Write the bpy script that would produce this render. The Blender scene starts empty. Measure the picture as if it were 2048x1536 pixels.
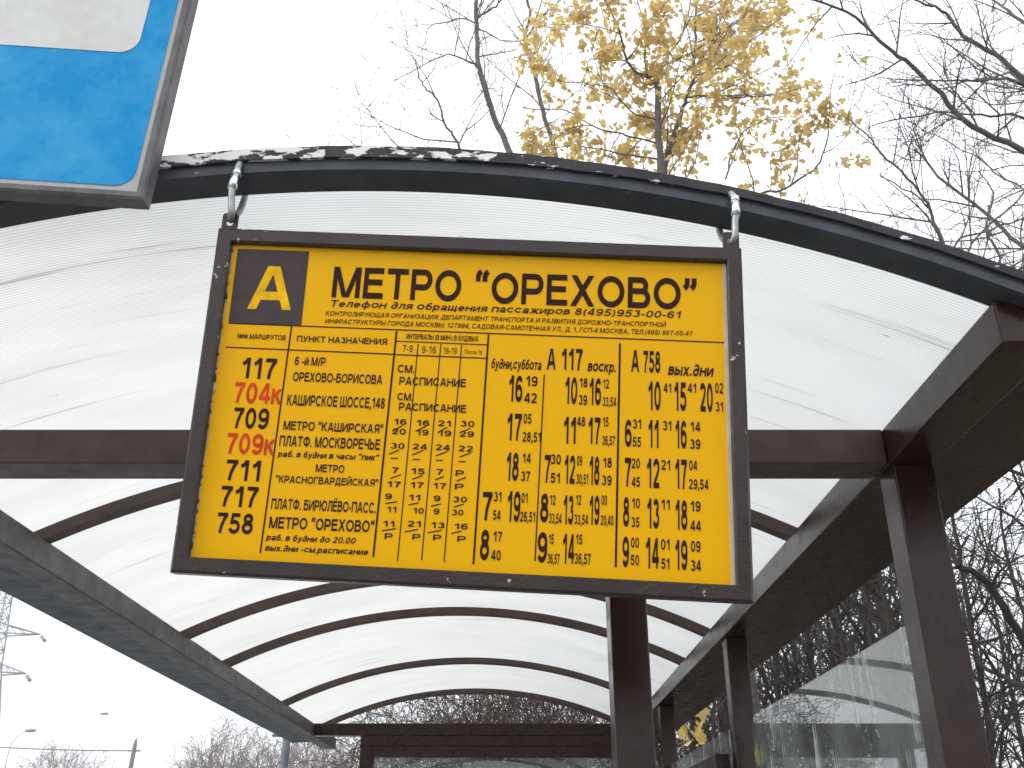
import bpy, bmesh, math, random
import numpy as np
from mathutils import Vector, Matrix

# ------------------------------------------------------------------ camera, world, sun, exposure
sc = bpy.context.scene
COL = sc.collection
cam_data = bpy.data.cameras.new('camera')
cam_data.sensor_width = 36.0
cam_data.lens = 36.0 * 1989.0 / 2048.0
cam_data.clip_start = 0.02
cam_data.clip_end = 3000
cam = bpy.data.objects.new('camera', cam_data)
COL.objects.link(cam)
cam.location = (0, 0, 1.6)
cam.rotation_euler = (math.radians(90 + 25.5), 0, 0)
sc.camera = cam

SUN_EL, SUN_AZ = math.radians(42), math.radians(248)     # azimuth clockwise from +Y: behind the camera, over its left shoulder
world = bpy.data.worlds.new('World'); sc.world = world
world.use_nodes = True
wn, wl = world.node_tree.nodes, world.node_tree.links
bgn = wn['Background']; bgn.inputs['Strength'].default_value = 0.15
sky = wn.new('ShaderNodeTexSky'); sky.sky_type = 'NISHITA'; sky.sun_disc = False
sky.sun_elevation = SUN_EL; sky.sun_rotation = SUN_AZ
sky.air_density = 1.0; sky.dust_density = 4.0
mixw = wn.new('ShaderNodeMix'); mixw.data_type = 'RGBA'
mixw.inputs['Factor'].default_value = 0.85                # an even cloud deck over most of the sky
mixw.inputs['B'].default_value = (8.7, 8.9, 9.2, 1)
wl.new(sky.outputs['Color'], mixw.inputs['A']); wl.new(mixw.outputs['Result'], bgn.inputs['Color'])

sl = bpy.data.lights.new('sun', 'SUN'); sl.energy = 1.1; sl.angle = math.radians(25); sl.color = (1, .97, .92)
sun = bpy.data.objects.new('sun', sl); COL.objects.link(sun)
sd = Vector((math.sin(SUN_AZ) * math.cos(SUN_EL), math.cos(SUN_AZ) * math.cos(SUN_EL), math.sin(SUN_EL)))
sun.rotation_euler = sd.to_track_quat('Z', 'Y').to_euler()

sc.view_settings.view_transform = 'Standard'; sc.view_settings.look = 'None'
sc.view_settings.gamma = 1; sc.view_settings.exposure = 0.5
sc.cycles.max_bounces = 10; sc.cycles.transparent_max_bounces = 16
sc.cycles.caustics_reflective = False; sc.cycles.caustics_refractive = False

rng = np.random.default_rng(7)
random.seed(7)

# ------------------------------------------------------------------ materials
def mat(name):
    m = bpy.data.materials.new(name); m.use_nodes = True
    return m, m.node_tree.nodes, m.node_tree.links, m.node_tree.nodes['Principled BSDF']

def noise(nn, ll, scale, detail=4, rough=.55, vec=None, stretch=None):
    t = nn.new('ShaderNodeTexNoise'); t.inputs['Scale'].default_value = scale
    t.inputs['Detail'].default_value = detail; t.inputs['Roughness'].default_value = rough
    tc = nn.new('ShaderNodeTexCoord'); src = tc.outputs['Object']
    if stretch:
        mp = nn.new('ShaderNodeMapping'); mp.inputs['Scale'].default_value = stretch
        ll.new(src, mp.inputs['Vector']); src = mp.outputs['Vector']
    ll.new(src, t.inputs['Vector'])
    return t

def ramp(nn, ll, src, stops):
    r = nn.new('ShaderNodeValToRGB'); e = r.color_ramp.elements
    while len(e) < len(stops): e.new(0.5)
    for k, (p, c) in enumerate(stops):
        e[k].position = p; e[k].color = c if len(c) == 4 else (*c, 1)
    ll.new(src, r.inputs['Fac']); return r

def mixc(nn, ll, fac, a, b):
    x = nn.new('ShaderNodeMix'); x.data_type = 'RGBA'
    for k, v in (('Factor', fac), ('A', a), ('B', b)):
        if hasattr(v, 'is_output'): ll.new(v, x.inputs[k])
        else: x.inputs[k].default_value = v if k == 'Factor' else (*v, 1)
    return x.outputs['Result']

def bumped(nn, ll, p, src, strength, dist=.002):
    b = nn.new('ShaderNodeBump'); b.inputs['Strength'].default_value = strength; b.inputs['Distance'].default_value = dist
    ll.new(src, b.inputs['Height']); ll.new(b.outputs['Normal'], p.inputs['Normal'])

W3 = lambda v: (v, v, v)
def painted(name, c, rough=.38, chip=0.0, chipc=(.55, .53, .5), chipscale=45, cracks=False, stretch=None, spec=.2, fade=None, bump=.35):
    """thick hand brushed enamel with dirt, runs and chips"""
    m, nn, ll, p = mat(name)
    n1 = noise(nn, ll, 14, 6, .65); n2 = noise(nn, ll, 190, 3)
    r1 = ramp(nn, ll, n1.outputs['Fac'], [(.3, W3(.62)), (.72, W3(1.35))])
    x = nn.new('ShaderNodeMix'); x.data_type = 'RGBA'; x.blend_type = 'MULTIPLY'; x.inputs['Factor'].default_value = 1
    x.inputs['A'].default_value = (*c, 1); ll.new(r1.outputs['Color'], x.inputs['B'])
    col = x.outputs['Result']
    p.inputs['Specular IOR Level'].default_value = spec
    if chip:
        n3 = noise(nn, ll, chipscale, 5, .6, stretch=stretch); src = n3.outputs['Fac']
        if fade:                                           # chips get rarer along x
            tc = nn.new('ShaderNodeTexCoord'); sx = nn.new('ShaderNodeSeparateXYZ'); ll.new(tc.outputs['Object'], sx.inputs[0])
            mr = nn.new('ShaderNodeMapRange'); mr.inputs['From Min'].default_value = fade[0]; mr.inputs['From Max'].default_value = fade[1]
            mr.inputs['To Min'].default_value = 0; mr.inputs['To Max'].default_value = -fade[2]; ll.new(sx.outputs['X'], mr.inputs['Value'])
            a_ = nn.new('ShaderNodeMath'); a_.operation = 'ADD'; ll.new(src, a_.inputs[0]); ll.new(mr.outputs[0], a_.inputs[1]); src = a_.outputs[0]
        r3 = ramp(nn, ll, src, [(1 - chip, W3(0)), (1 - chip + .010, W3(.6)), (1 - chip + .035, W3(1))])
        col = mixc(nn, ll, r3.outputs['Color'], col, chipc)
    if cracks:
        v = nn.new('ShaderNodeTexVoronoi'); v.feature = 'DISTANCE_TO_EDGE'; v.inputs['Scale'].default_value = 26
        tc = nn.new('ShaderNodeTexCoord'); mp = nn.new('ShaderNodeMapping'); mp.inputs['Scale'].default_value = (1, 1, .45)
        ll.new(tc.outputs['Object'], mp.inputs['Vector'])
        nz = noise(nn, ll, 30, 3); ad = nn.new('ShaderNodeVectorMath'); ad.operation = 'MULTIPLY_ADD'
        ad.inputs[1].default_value = (.06, .06, .06); ll.new(nz.outputs['Color'], ad.inputs[0]); ll.new(mp.outputs['Vector'], ad.inputs[2])
        ll.new(ad.outputs['Vector'], v.inputs['Vector'])
        rv = ramp(nn, ll, v.outputs['Distance'], [(.0, W3(1)), (.02, W3(0))])
        nk = noise(nn, ll, 4, 2); rk = ramp(nn, ll, nk.outputs['Fac'], [(.55, W3(0)), (.62, W3(1))])
        mu = nn.new('ShaderNodeMath'); mu.operation = 'MULTIPLY'; ll.new(rv.outputs['Color'], mu.inputs[0]); ll.new(rk.outputs['Color'], mu.inputs[1])
        col = mixc(nn, ll, mu.outputs[0], col, (.012, .008, .007))
    ll.new(col, p.inputs['Base Color'])
    rr = ramp(nn, ll, n1.outputs['Fac'], [(.3, W3(rough + .10)), (.7, W3(rough - .05))]); ll.new(rr.outputs['Color'], p.inputs['Roughness'])
    ad = nn.new('ShaderNodeMath'); ad.operation = 'ADD'; ll.new(n1.outputs['Fac'], ad.inputs[0]); ll.new(n2.outputs['Fac'], ad.inputs[1])
    bumped(nn, ll, p, ad.outputs[0], bump)
    return m

BROWN = painted('brown_enamel', (.022, .0058, .0034), cracks=True, rough=.22, spec=.33, bump=.12)
BLUEGREY = painted('blue_grey_gutter_paint', (.125, .15, .175), rough=.5)
BROWN2 = painted('brown_enamel_dull', (.064, .039, .031), rough=.4, spec=.45, bump=.2)
BEAMG = painted('grey_brown_beam_paint', (.095, .085, .080), rough=.42, spec=.45, bump=.2)
FRAME = painted('sign_frame_enamel', (.030, .019, .017), spec=.4, rough=.27, chip=.325, chipscale=38)
ARCHM = painted('arch_enamel', (.042, .047, .058), spec=.4, rough=.42, chip=.285, chipscale=30)
GREYF = painted('grey_frame_enamel', (.13, .13, .135), rough=.42)
PEEL = painted('peeling_edge_paint', (.038, .036, .041), rough=.5, chip=.52, chipc=(.74, .74, .72), chipscale=20, stretch=(1, 1.5, 2.6), fade=(-.40, .50, .185))
GALV = painted('pole_grey_paint', (.16, .18, .19), rough=.45)

def sign_face(name, c, dirt=(.5, .5, .5), amount=.35, rough=.3, scale=6):
    m, nn, ll, p = mat(name)
    n1 = noise(nn, ll, scale, 7, .68); n2 = noise(nn, ll, 45, 4, .7)
    r1 = ramp(nn, ll, n1.outputs['Fac'], [(.42, W3(0)), (.75, W3(amount))])
    col = mixc(nn, ll, r1.outputs['Color'], c, dirt)
    r2 = ramp(nn, ll, n2.outputs['Fac'], [(.70, W3(0)), (.80, W3(.45))])
    col = mixc(nn, ll, r2.outputs['Color'], col, tuple(v * .55 for v in c))
    ll.new(col, p.inputs['Base Color']); p.inputs['Roughness'].default_value = rough; p.inputs['Specular IOR Level'].default_value = .1
    bumped(nn, ll, p, n1.outputs['Fac'], .05, .002)
    return m
YEL = sign_face('yellow_sign_face', (.80, .415, .0), dirt=(.80, .45, .004), amount=.25, rough=.28)
BLUE = sign_face('blue_sign_face', (.0, .25, .57), dirt=(.10, .43, .68), amount=.75, rough=.33, scale=7)
WHITE = sign_face('white_sign_face', (.66, .67, .67), dirt=(.48, .47, .44), amount=.7, rough=.35, scale=9)
BORD = sign_face('grey_sign_border', (.42, .42, .43), amount=.2, rough=.4)

def plain(name, c, rough=.5, metal=0, var=.25, scale=30, spec=.5):
    m, nn, ll, p = mat(name); p.inputs['Specular IOR Level'].default_value = spec
    n1 = noise(nn, ll, scale, 4)
    r1 = ramp(nn, ll, n1.outputs['Fac'], [(.3, tuple(v * (1 - var) for v in c)), (.7, tuple(v * (1 + var) for v in c))])
    ll.new(r1.outputs['Color'], p.inputs['Base Color']); p.inputs['Roughness'].default_value = rough; p.inputs['Metallic'].default_value = metal
    return m
INK = plain('dark_brown_lettering', (.030, .010, .008), .5, 0, .2, 60, .1)
INKR = plain('red_lettering', (.55, .045, .012), .45, spec=.1)
INKY = plain('yellow_lettering', (.76, .42, .004), .4, spec=.1)
SQ = plain('dark_square_vinyl', (.040, .022, .022), .35, 0, .2, 40, .3)
SEAL = painted('flaking_sealant', (.50, .42, .30), rough=.6, chip=.47, chipc=(.05, .035, .03), chipscale=70)
LITLIP = plain('pale_lit_lip', (.56, .47, .36), .6, 0, .15, 30)  # pale tone paints sky light falling on the right inner lip
ZINC = plain('bright_zinc', (.72, .74, .75), .22, 1, .08)
STEEL = plain('dull_galvanised_steel', (.30, .32, .33), .45, .6, .2, 80)
BARK = plain('grey_brown_bark', (.125, .110, .100), .9, 0, .4, 9)
BARKD = plain('dark_wet_bark', (.030, .023, .020), .9, 0, .45, 9)
BARKB = plain('brown_twig_bark', (.050, .034, .026), .9, 0, .4, 5)
BARKF = plain('reddish_twig_bark', (.16, .105, .085), .9, 0, .3, .6)
PYL = plain('pylon_galvanised_steel', (.30, .31, .32), .6, .3, .15, 1)
CABLE = plain('grey_cable', (.16, .16, .165), .7)
BOARD = plain('pinkish_board_face', (.34, .25, .23), .5, 0, .2, 8)

def leafmat(name, a, b, c2):
    m, nn, ll, p = mat(name)
    oi = nn.new('ShaderNodeNewGeometry')
    r = ramp(nn, ll, oi.outputs['Random Per Island'], [(0, a), (.5, b), (1, c2)])
    ll.new(r.outputs['Color'], p.inputs['Base Color']); p.inputs['Roughness'].default_value = .55
    tr = nn.new('ShaderNodeBsdfTranslucent'); ll.new(r.outputs['Color'], tr.inputs['Color'])
    mx = nn.new('ShaderNodeMixShader'); mx.inputs[0].default_value = .68
    ll.new(p.outputs[0], mx.inputs[1]); ll.new(tr.outputs[0], mx.inputs[2])
    ll.new(mx.outputs[0], nn['Material Output'].inputs['Surface'])
    return m
LEAF = leafmat('yellow_maple_leaf', (.68, .50, .20), (.74, .58, .17), (.66, .50, .27))
LEAFP = leafmat('pale_maple_leaf', (.55, .52, .26), (.55, .52, .26), (.5, .5, .24))

def roofmat():
    """milky twin-wall sheet: flutes run along the arches, dirt lies in some of them"""
    m, nn, ll, p = mat('milky_twinwall_sheet')
    tc = nn.new('ShaderNodeTexCoord'); sx = nn.new('ShaderNodeSeparateXYZ'); ll.new(tc.outputs['Object'], sx.inputs[0])
    mu = nn.new('ShaderNodeMath'); mu.operation = 'MULTIPLY'; mu.inputs[1].default_value = 1 / .0085; ll.new(sx.outputs['Y'], mu.inputs[0])
    fr = nn.new('ShaderNodeMath'); fr.operation = 'FRACT'; ll.new(mu.outputs[0], fr.inputs[0])
    rf = ramp(nn, ll, fr.outputs[0], [(0, W3(.74)), (.25, W3(1)), (.75, W3(1)), (1, W3(.74))])
    n1 = noise(nn, ll, 2.2, 5, .6, stretch=(.8, 3, 1)); r1 = ramp(nn, ll, n1.outputs['Fac'], [(.3, (.765, .768, .755)), (.62, (.815, .817, .81))])
    n2 = noise(nn, ll, 1.0, 3, .5, stretch=(1.8, 62, 1)); r2 = ramp(nn, ll, n2.outputs['Fac'], [(.645, W3(1)), (.69, W3(.87)), (.78, W3(.6))])
    n3 = noise(nn, ll, 1.0, 4, .6, stretch=(9, 60, 1)); r3 = ramp(nn, ll, n3.outputs['Fac'], [(.735, W3(1)), (.77, W3(.35))])
    col = rf.outputs['Color']
    for q in (r1, r2, r3):
        x = nn.new('ShaderNodeMix'); x.data_type = 'RGBA'; x.blend_type = 'MULTIPLY'; x.inputs['Factor'].default_value = 1
        ll.new(col, x.inputs['A']); ll.new(q.outputs['Color'], x.inputs['B']); col = x.outputs['Result']
    tr = nn.new('ShaderNodeBsdfTranslucent'); ll.new(col, tr.inputs['Color'])
    ll.new(col, p.inputs['Base Color']); p.inputs['Roughness'].default_value = .35
    mx = nn.new('ShaderNodeMixShader'); mx.inputs[0].default_value = .92
    ll.new(p.outputs[0], mx.inputs[1]); ll.new(tr.outputs[0], mx.inputs[2])
    ll.new(mx.outputs[0], nn['Material Output'].inputs['Surface'])
    return m
ROOF = roofmat()

def glassmat(name, grime, streaks):
    """window glass with greyish grime and white runs down it"""
    m, nn, ll, p = mat(name)
    lw = nn.new('ShaderNodeLayerWeight'); lw.inputs['Blend'].default_value = .5      # Schlick's Fresnel, the same from both sides of the pane
    pw = nn.new('ShaderNodeMath'); pw.operation = 'POWER'; pw.inputs[1].default_value = 3.7; ll.new(lw.outputs['Facing'], pw.inputs[0])
    fre = nn.new('ShaderNodeMath'); fre.operation = 'MULTIPLY_ADD'; fre.inputs[1].default_value = .95; fre.inputs[2].default_value = .05; ll.new(pw.outputs[0], fre.inputs[0])
    tp = nn.new('ShaderNodeBsdfTransparent'); tp.inputs['Color'].default_value = (.93, .96, .95, 1)
    gl = nn.new('ShaderNodeBsdfGlossy'); gl.inputs['Roughness'].default_value = .01
    mx = nn.new('ShaderNodeMixShader'); ll.new(fre.outputs[0], mx.inputs[0]); ll.new(tp.outputs[0], mx.inputs[1]); ll.new(gl.outputs[0], mx.inputs[2])
    n1 = noise(nn, ll, 2.5, 5, .6, stretch=(1, 1.3, .5)); r1 = ramp(nn, ll, n1.outputs['Fac'], [(.40, W3(grime * .25)), (.68, W3(grime))])
    n2 = noise(nn, ll, 1, 3, .55, stretch=(1, 24, 3.2)); r2 = ramp(nn, ll, n2.outputs['Fac'], [(.60, W3(0)), (.63, W3(streaks))])
    n4 = noise(nn, ll, 1, 3, .5, stretch=(1, 5, 3)); r4 = ramp(nn, ll, n4.outputs['Fac'], [(.42, W3(0)), (.56, W3(1))])
    mu = nn.new('ShaderNodeMath'); mu.operation = 'MULTIPLY'; ll.new(r2.outputs['Color'], mu.inputs[0]); ll.new(r4.outputs['Color'], mu.inputs[1])
    ad = nn.new('ShaderNodeMath'); ad.operation = 'ADD'; ad.use_clamp = True; ll.new(r1.outputs['Color'], ad.inputs[0]); ll.new(mu.outputs[0], ad.inputs[1])
    df = nn.new('ShaderNodeBsdfDiffuse'); df.inputs['Color'].default_value = (.62, .66, .66, 1)
    tl = nn.new('ShaderNodeBsdfTranslucent'); tl.inputs['Color'].default_value = (.62, .66, .66, 1)
    dm = nn.new('ShaderNodeMixShader'); dm.inputs[0].default_value = .5; ll.new(df.outputs[0], dm.inputs[1]); ll.new(tl.outputs[0], dm.inputs[2])
    fx = nn.new('ShaderNodeMixShader'); ll.new(ad.outputs[0], fx.inputs[0]); ll.new(mx.outputs[0], fx.inputs[1]); ll.new(dm.outputs[0], fx.inputs[2])
    ll.new(fx.outputs[0], nn['Material Output'].inputs['Surface'])
    return m
GLASS = glassmat('dirty_glass', .20, .95)
GLASSE = glassmat('end_glass', .16, .1)

def groundmat(name, c, scale):
    m, nn, ll, p = mat(name)
    n1 = noise(nn, ll, scale, 8, .7)
    r1 = ramp(nn, ll, n1.outputs['Fac'], [(.3, tuple(v * .65 for v in c)), (.7, tuple(v * 1.35 for v in c))])
    ll.new(r1.outputs['Color'], p.inputs['Base Color']); p.inputs['Roughness'].default_value = .9
    bumped(nn, ll, p, n1.outputs['Fac'], .3, .01)
    return m
ASPH = groundmat('asphalt', (.20, .20, .205), 20)
PAVE = groundmat('pavement_asphalt', (.24, .235, .225), 14)
SOIL = groundmat('leafy_soil', (.10, .085, .05), 3)
KERB = groundmat('kerb_concrete', (.30, .29, .28), 12)

# ------------------------------------------------------------------ helpers
def tag(o, label=None, cat=None, group=None, kind=None):
    for k, v in (('label', label), ('category', cat), ('group', group), ('kind', kind)):
        if v: o[k] = v
    return o
def empty(name, loc, label, cat, group=None):
    o = bpy.data.objects.new(name, None); COL.objects.link(o); o.location = loc; o.empty_display_size = .2
    return tag(o, label, cat, group)
def link(name, me, parent=None, m=None, smooth=False):
    o = bpy.data.objects.new(name, me); COL.objects.link(o)
    if m: me.materials.append(m)
    if smooth:
        me.polygons.foreach_set('use_smooth', [True] * len(me.polygons))
    if parent:
        o.parent = parent
    return o
def bm_obj(name, bm, parent, m, smooth=False):
    me = bpy.data.meshes.new(name); bmesh.ops.recalc_face_normals(bm, faces=bm.faces); bm.to_mesh(me); bm.free()
    return link(name, me, parent, m, smooth)
def box(bm, x0, x1, y0, y1, z0, z1, bev=.002):
    r = bmesh.ops.create_cube(bm, size=1)
    vs = r['verts']
    for v in vs:
        v.co = Vector((x0 + (v.co.x + .5) * (x1 - x0), y0 + (v.co.y + .5) * (y1 - y0), z0 + (v.co.z + .5) * (z1 - z0)))
    if bev:
        es = list({e for v in vs for e in v.link_edges})
        bmesh.ops.bevel(bm, geom=es, offset=bev, segments=2, affect='EDGES', profile=.5)
    return bm
def mesh_np(name, V, Fq, sizes=None):
    """quads array (n,4) or flat loops with sizes"""
    me = bpy.data.meshes.new(name)
    me.vertices.add(len(V)); me.vertices.foreach_set('co', np.asarray(V, np.float32).ravel())
    L = np.asarray(Fq, np.int32).ravel()
    if sizes is None: sizes = np.full(len(Fq), Fq.shape[1], np.int32)
    me.loops.add(len(L)); me.loops.foreach_set('vertex_index', L)
    st = np.concatenate([[0], np.cumsum(sizes)[:-1]]).astype(np.int32)
    me.polygons.add(len(sizes)); me.polygons.foreach_set('loop_start', st); me.polygons.foreach_set('loop_total', np.asarray(sizes, np.int32))
    me.update(calc_edges=True); me.validate()
    return me

class Tubes:
    def __init__(s): s.V, s.F, s.n = [], [], 0
    def add(s, P, R, k=5, closed=False):
        P = np.asarray(P, float); R = np.broadcast_to(np.asarray(R, float), (len(P),))
        if closed: T = np.roll(P, -1, 0) - np.roll(P, 1, 0)
        else: T = np.gradient(P, axis=0)
        T /= np.linalg.norm(T, axis=1)[:, None] + 1e-12
        a = np.array([0, 0, 1.]) if abs(T[:, 2]).mean() < .8 else np.array([1., 0, 0])
        U = np.cross(T, a); U /= np.linalg.norm(U, axis=1)[:, None] + 1e-12
        Wv = np.cross(T, U)
        th = np.arange(k) * 2 * np.pi / k
        ring = P[:, None] + R[:, None, None] * (np.cos(th)[None, :, None] * U[:, None] + np.sin(th)[None, :, None] * Wv[:, None])
        n = len(P); idx = s.n + np.arange(n * k).reshape(n, k)
        nx = np.roll(idx, -1, 1)
        if closed: A, B, C, D = idx, nx, np.roll(nx, -1, 0), np.roll(idx, -1, 0)
        else: A, B, C, D = idx[:-1], nx[:-1], nx[1:], idx[1:]
        s.V.append(ring.reshape(-1, 3)); s.F.append(np.stack([A, B, C, D], -1).reshape(-1, 4)); s.n += n * k
    def box_bar(s, a, b, w): s.add([a, b], w * .7, 4)
    def mesh(s, name): return mesh_np(name, np.concatenate(s.V), np.concatenate(s.F))
    def obj(s, name, parent, m, smooth=True): return link(name, s.mesh(name), parent, m, smooth)

def smooth_poly(P, n=3):
    """Catmull-Rom through the points"""
    P = np.asarray(P, float); Q = np.vstack([2 * P[0] - P[1], P, 2 * P[-1] - P[-2]]); out = []
    for i in range(1, len(Q) - 2):
        for t in np.arange(n) / n:
            a, b, c, d = Q[i - 1], Q[i], Q[i + 1], Q[i + 2]
            out.append(.5 * (2 * b + (c - a) * t + (2 * a - 5 * b + 4 * c - d) * t * t + (3 * b - a - 3 * c + d) * t ** 3))
    out.append(P[-1]); return np.array(out)

# ------------------------------------------------------------------ a bold grotesque drawn stroke by stroke
HB = .095
def _E(cx, cy, rx, ry, a0=0, a1=360, n=None):
    n = n or max(6, int(abs(a1 - a0) / 14)); a = np.radians(np.linspace(a0, a1, n + 1))
    return [(cx + rx * math.cos(t), cy + ry * math.sin(t)) for t in a]
def glyphs():
    h = HB; T = 1 - h; B = h; G = {}
    P = lambda *q: ('p', list(q)); D = lambda *q: ('d', q); st = lambda x, a=0, b=1: ('p', [(x, a), (x, b)]); br = lambda a, b, y: ('p', [(a, y), (b, y)])
    bowl = lambda x0, xr, yt, yb: ('p', [(x0, yt)] + _E(xr - (yt - yb) / 2 * .95, (yt + yb) / 2, (yt - yb) / 2 * .95, (yt - yb) / 2, 90, -90) + [(x0, yb)])
    G['А'] = (.98, [D(.10, 0, .455, 1), D(.88, 0, .525, 1), br(.24, .74, .31)])
    G['Б'] = (.86, [st(h), br(h, .76, T), bowl(h, .86 - h, .58, B)])
    G['В'] = (.88, [st(h), bowl(h, .80 - h, T, .545), bowl(h, .88 - h, .545, B)])
    G['Г'] = (.72, [st(h), br(h, .72, T)])
    G['Д'] = (1.0, [br(0, 1.0, .10), P((.09, .15), (.09, -.20)), P((.91, .15), (.91, -.20)), P((.30, 1), (.29, .62), (.24, .32), (.14, .12)), br(.25, .80, T), st(.78, .1, 1)])
    G['Е'] = (.82, [st(h), br(h, .80, T), br(h, .76, .53), br(h, .82, B)])
    G['Ё'] = (.82, G['Е'][1] + [P((.20, 1.16), (.36, 1.16)), P((.48, 1.16), (.64, 1.16))])
    G['Ж'] = (1.26, [st(.63), D(.13, 1, .52, .5), D(.10, 0, .52, .54), D(1.13, 1, .74, .5), D(1.16, 0, .74, .54)])
    G['З'] = (.80, [('p', _E(.37, .735, .27, .17, 155, -85)), ('p', _E(.37, .315, .315, .22, 88, -158))])
    G['И'] = (.95, [st(h), st(.95 - h), D(.14, .06, .81, .94)])
    G['Й'] = (.95, G['И'][1] + [('p', _E(.475, 1.26, .18, .12, 190, 350))])
    G['К'] = (.88, [st(h), D(.76, 1, .22, .46), D(.79, 0, .36, .60)])
    G['Л'] = (.92, [P((.30, 1), (.29, .45), (.25, .20), (.17, .10), (.02, .10)), br(.25, .85, T), st(.92 - h)])
    G['М'] = (1.14, [st(h), st(1.14 - h), D(.13, 1, .53, .02), D(1.01, 1, .61, .02)])
    G['Н'] = (.95, [st(h), st(.95 - h), br(h, .95 - h, .53)])
    G['О'] = (1.06, [('c', _E(.53, .5, .53 - h, .5 - h + .01, 0, 345, 23))])
    G['П'] = (.95, [st(h), st(.95 - h), br(h, .95 - h, T)])
    G['Р'] = (.86, [st(h), bowl(h, .86 - h, T, .42)])
    G['С'] = (.98, [('p', _E(.52, .5, .52 - h, .5 - h + .01, 38, 322))])
    G['Т'] = (.86, [br(0, .86, T), st(.43)])
    G['У'] = (.88, [D(.10, 1, .46, .30), P((.80, 1.0), (.50, .34), (.40, .15), (.27, .095), (.10, .095))])
    G['Ф'] = (1.18, [('c', _E(.59, .52, .59 - h, .33, 0, 345, 23)), st(.59, -.02, 1.02)])
    G['Х'] = (.92, [D(.10, 0, .80, 1), D(.82, 0, .12, 1)])
    G['Ц'] = (1.0, [st(h), st(.82), br(h, .99, B), P((.92, .15), (.92, -.22))])
    G['Ч'] = (.88, [P((h, 1), (h, .66), (.16, .49), (.32, .43), (.80, .43)), st(.88 - h)])
    G['Ш'] = (1.22, [st(h), st(.61), st(1.22 - h), br(h, 1.22 - h, B)])
    G['Щ'] = (1.28, [st(h), st(.60), st(1.10), br(h, 1.27, B), P((1.20, .15), (1.20, -.22))])
    G['Ь'] = (.84, [st(h), bowl(h, .84 - h, .58, B)])
    G['Ы'] = (1.14, [st(h), bowl(h, .76 - h + .02, .58, B), st(1.14 - h)])
    G['Ю'] = (1.36, [st(h), br(h, .45, .53), ('c', _E(.87, .5, .40, .5 - h + .01, 0, 345, 23))])
    G['Я'] = (.90, [st(.90 - h), ('p', [(.90 - x, y) for x, y in bowl(h, .84 - h, T, .46)[1]]), D(.12, 0, .46, .50)])
    G['№'] = (1.30, [st(h), st(.75), D(.14, .94, .70, .06), ('c', _E(1.08, .56, .15, .17, 0, 330, 11)), br(.92, 1.24, .16)])
    G['0'] = (.78, [('c', _E(.39, .5, .39 - h - .01, .5 - h + .01, 0, 345, 23))])
    G['1'] = (.62, [st(.45), P((.07, .70), (.27, .79), (.40, .97))])
    G['2'] = (.78, [('p', _E(.385, .705, .275, .205, 168, -28) + [(.45, .40), (.25, .23), (.15, .10)]), br(.05, .74, B)])
    G['3'] = (.78, [('p', _E(.365, .735, .255, .17, 160, -85)), ('p', _E(.37, .305, .295, .215, 88, -162))])
    G['4'] = (.80, [st(.58), br(.03, .80, .28), D(.10, .30, .54, 1)])
    G['5'] = (.78, [P((.71, T), (.21, T), (.14, .46)), ('p', _E(.37, .335, .30, .245, 140, -162))])
    six = [('c', _E(.39, .33, .29, .24, 0, 340, 17)), ('p', _E(.41, .60, .31, .31, 35, 180) + [(.10, .36)])]
    G['6'] = (.78, six); G['9'] = (.78, [(k, [(.78 - x, 1 - y) for x, y in q]) for k, q in six])
    G['7'] = (.76, [br(.03, .74, T), P((.69, .93), (.50, .66), (.37, .36), (.31, 0))])
    G['8'] = (.78, [('c', _E(.39, .74, .24, .165, 0, 340, 17)), ('c', _E(.39, .305, .29, .21, 0, 340, 17))])
    for c, l in zip('ВЖИЙКЛМНОПСТХЦЧШЩЬЫЮЯ', 'вжийклмнопстхцчшщьыюя'):
        W, S = G[c]; G[l] = (W * .76, [(k, [(x * .76, .06 + y * .69 - (.06 if y <= .05 else 0) + (.0 if y < .95 else 0)) for x, y in q]) if k != 'd' else (k, (q[0] * .76, q[1] * .75, q[2] * .76, q[3] * .75)) for k, q in S])
    G['а'] = (.70, [('p', [(.06, .53)] + _E(.34, .50, .24, .155, 150, 5) + [(.58, .30), (.59, .0)]), ('c', _E(.31, .215, .215, .13, 0, 330, 11))])
    G['б'] = (.72, [('c', _E(.37, .34, .27, .26, 0, 340, 17)), P((.10, .38), (.13, .68), (.26, .88), (.60, .95))])
    G['д'] = (.74, [('c', _E(.36, .32, .265, .24, 0, 340, 17)), P((.625, .32), (.63, .60), (.55, .86), (.36, .93), (.14, .86))])
    G['е'] = (.72, [('p', [(.10, .37), (.62, .37)] + _E(.37, .36, .265, .28, 8, 318))])
    G['р'] = (.74, [st(h, -.27, .74), ('c', _E(.39, .36, .255, .28, 0, 340, 17))])
    G['у'] = (.66, [D(.10, .74, .34, .05), P((.60, .74), (.36, .02), (.28, -.16), (.08, -.17))])
    G['ф'] = (1.02, [('c', _E(.51, .36, .415, .27, 0, 340, 21)), st(.51, -.25, 1.0)])
    G['г'] = (.52, [st(h, 0, .74), br(h, .52, .66)])
    G['.'] = (.22, [P((.11, 0), (.11, .20))]); G[','] = (.24, [P((.13, .20), (.13, .02), (.04, -.17))]); G[':'] = (.24, [P((.12, 0), (.12, .20)), P((.12, .50), (.12, .70))])
    G['-'] = (.38, [br(.02, .36, .36)]); G['/'] = (.40, [D(.06, 0, .34, 1)])
    G['('] = (.36, [('p', _E(.55, .40, .42, .62, 128, 232))]); G[')'] = (.36, [('p', _E(-.19, .40, .42, .62, 52, -52))])
    G['“'] = (.52, [P((.22, 1.03), (.13, .95), (.10, .85), (.10, .69)), P((.49, 1.03), (.40, .95), (.37, .85), (.37, .69))])
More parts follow.
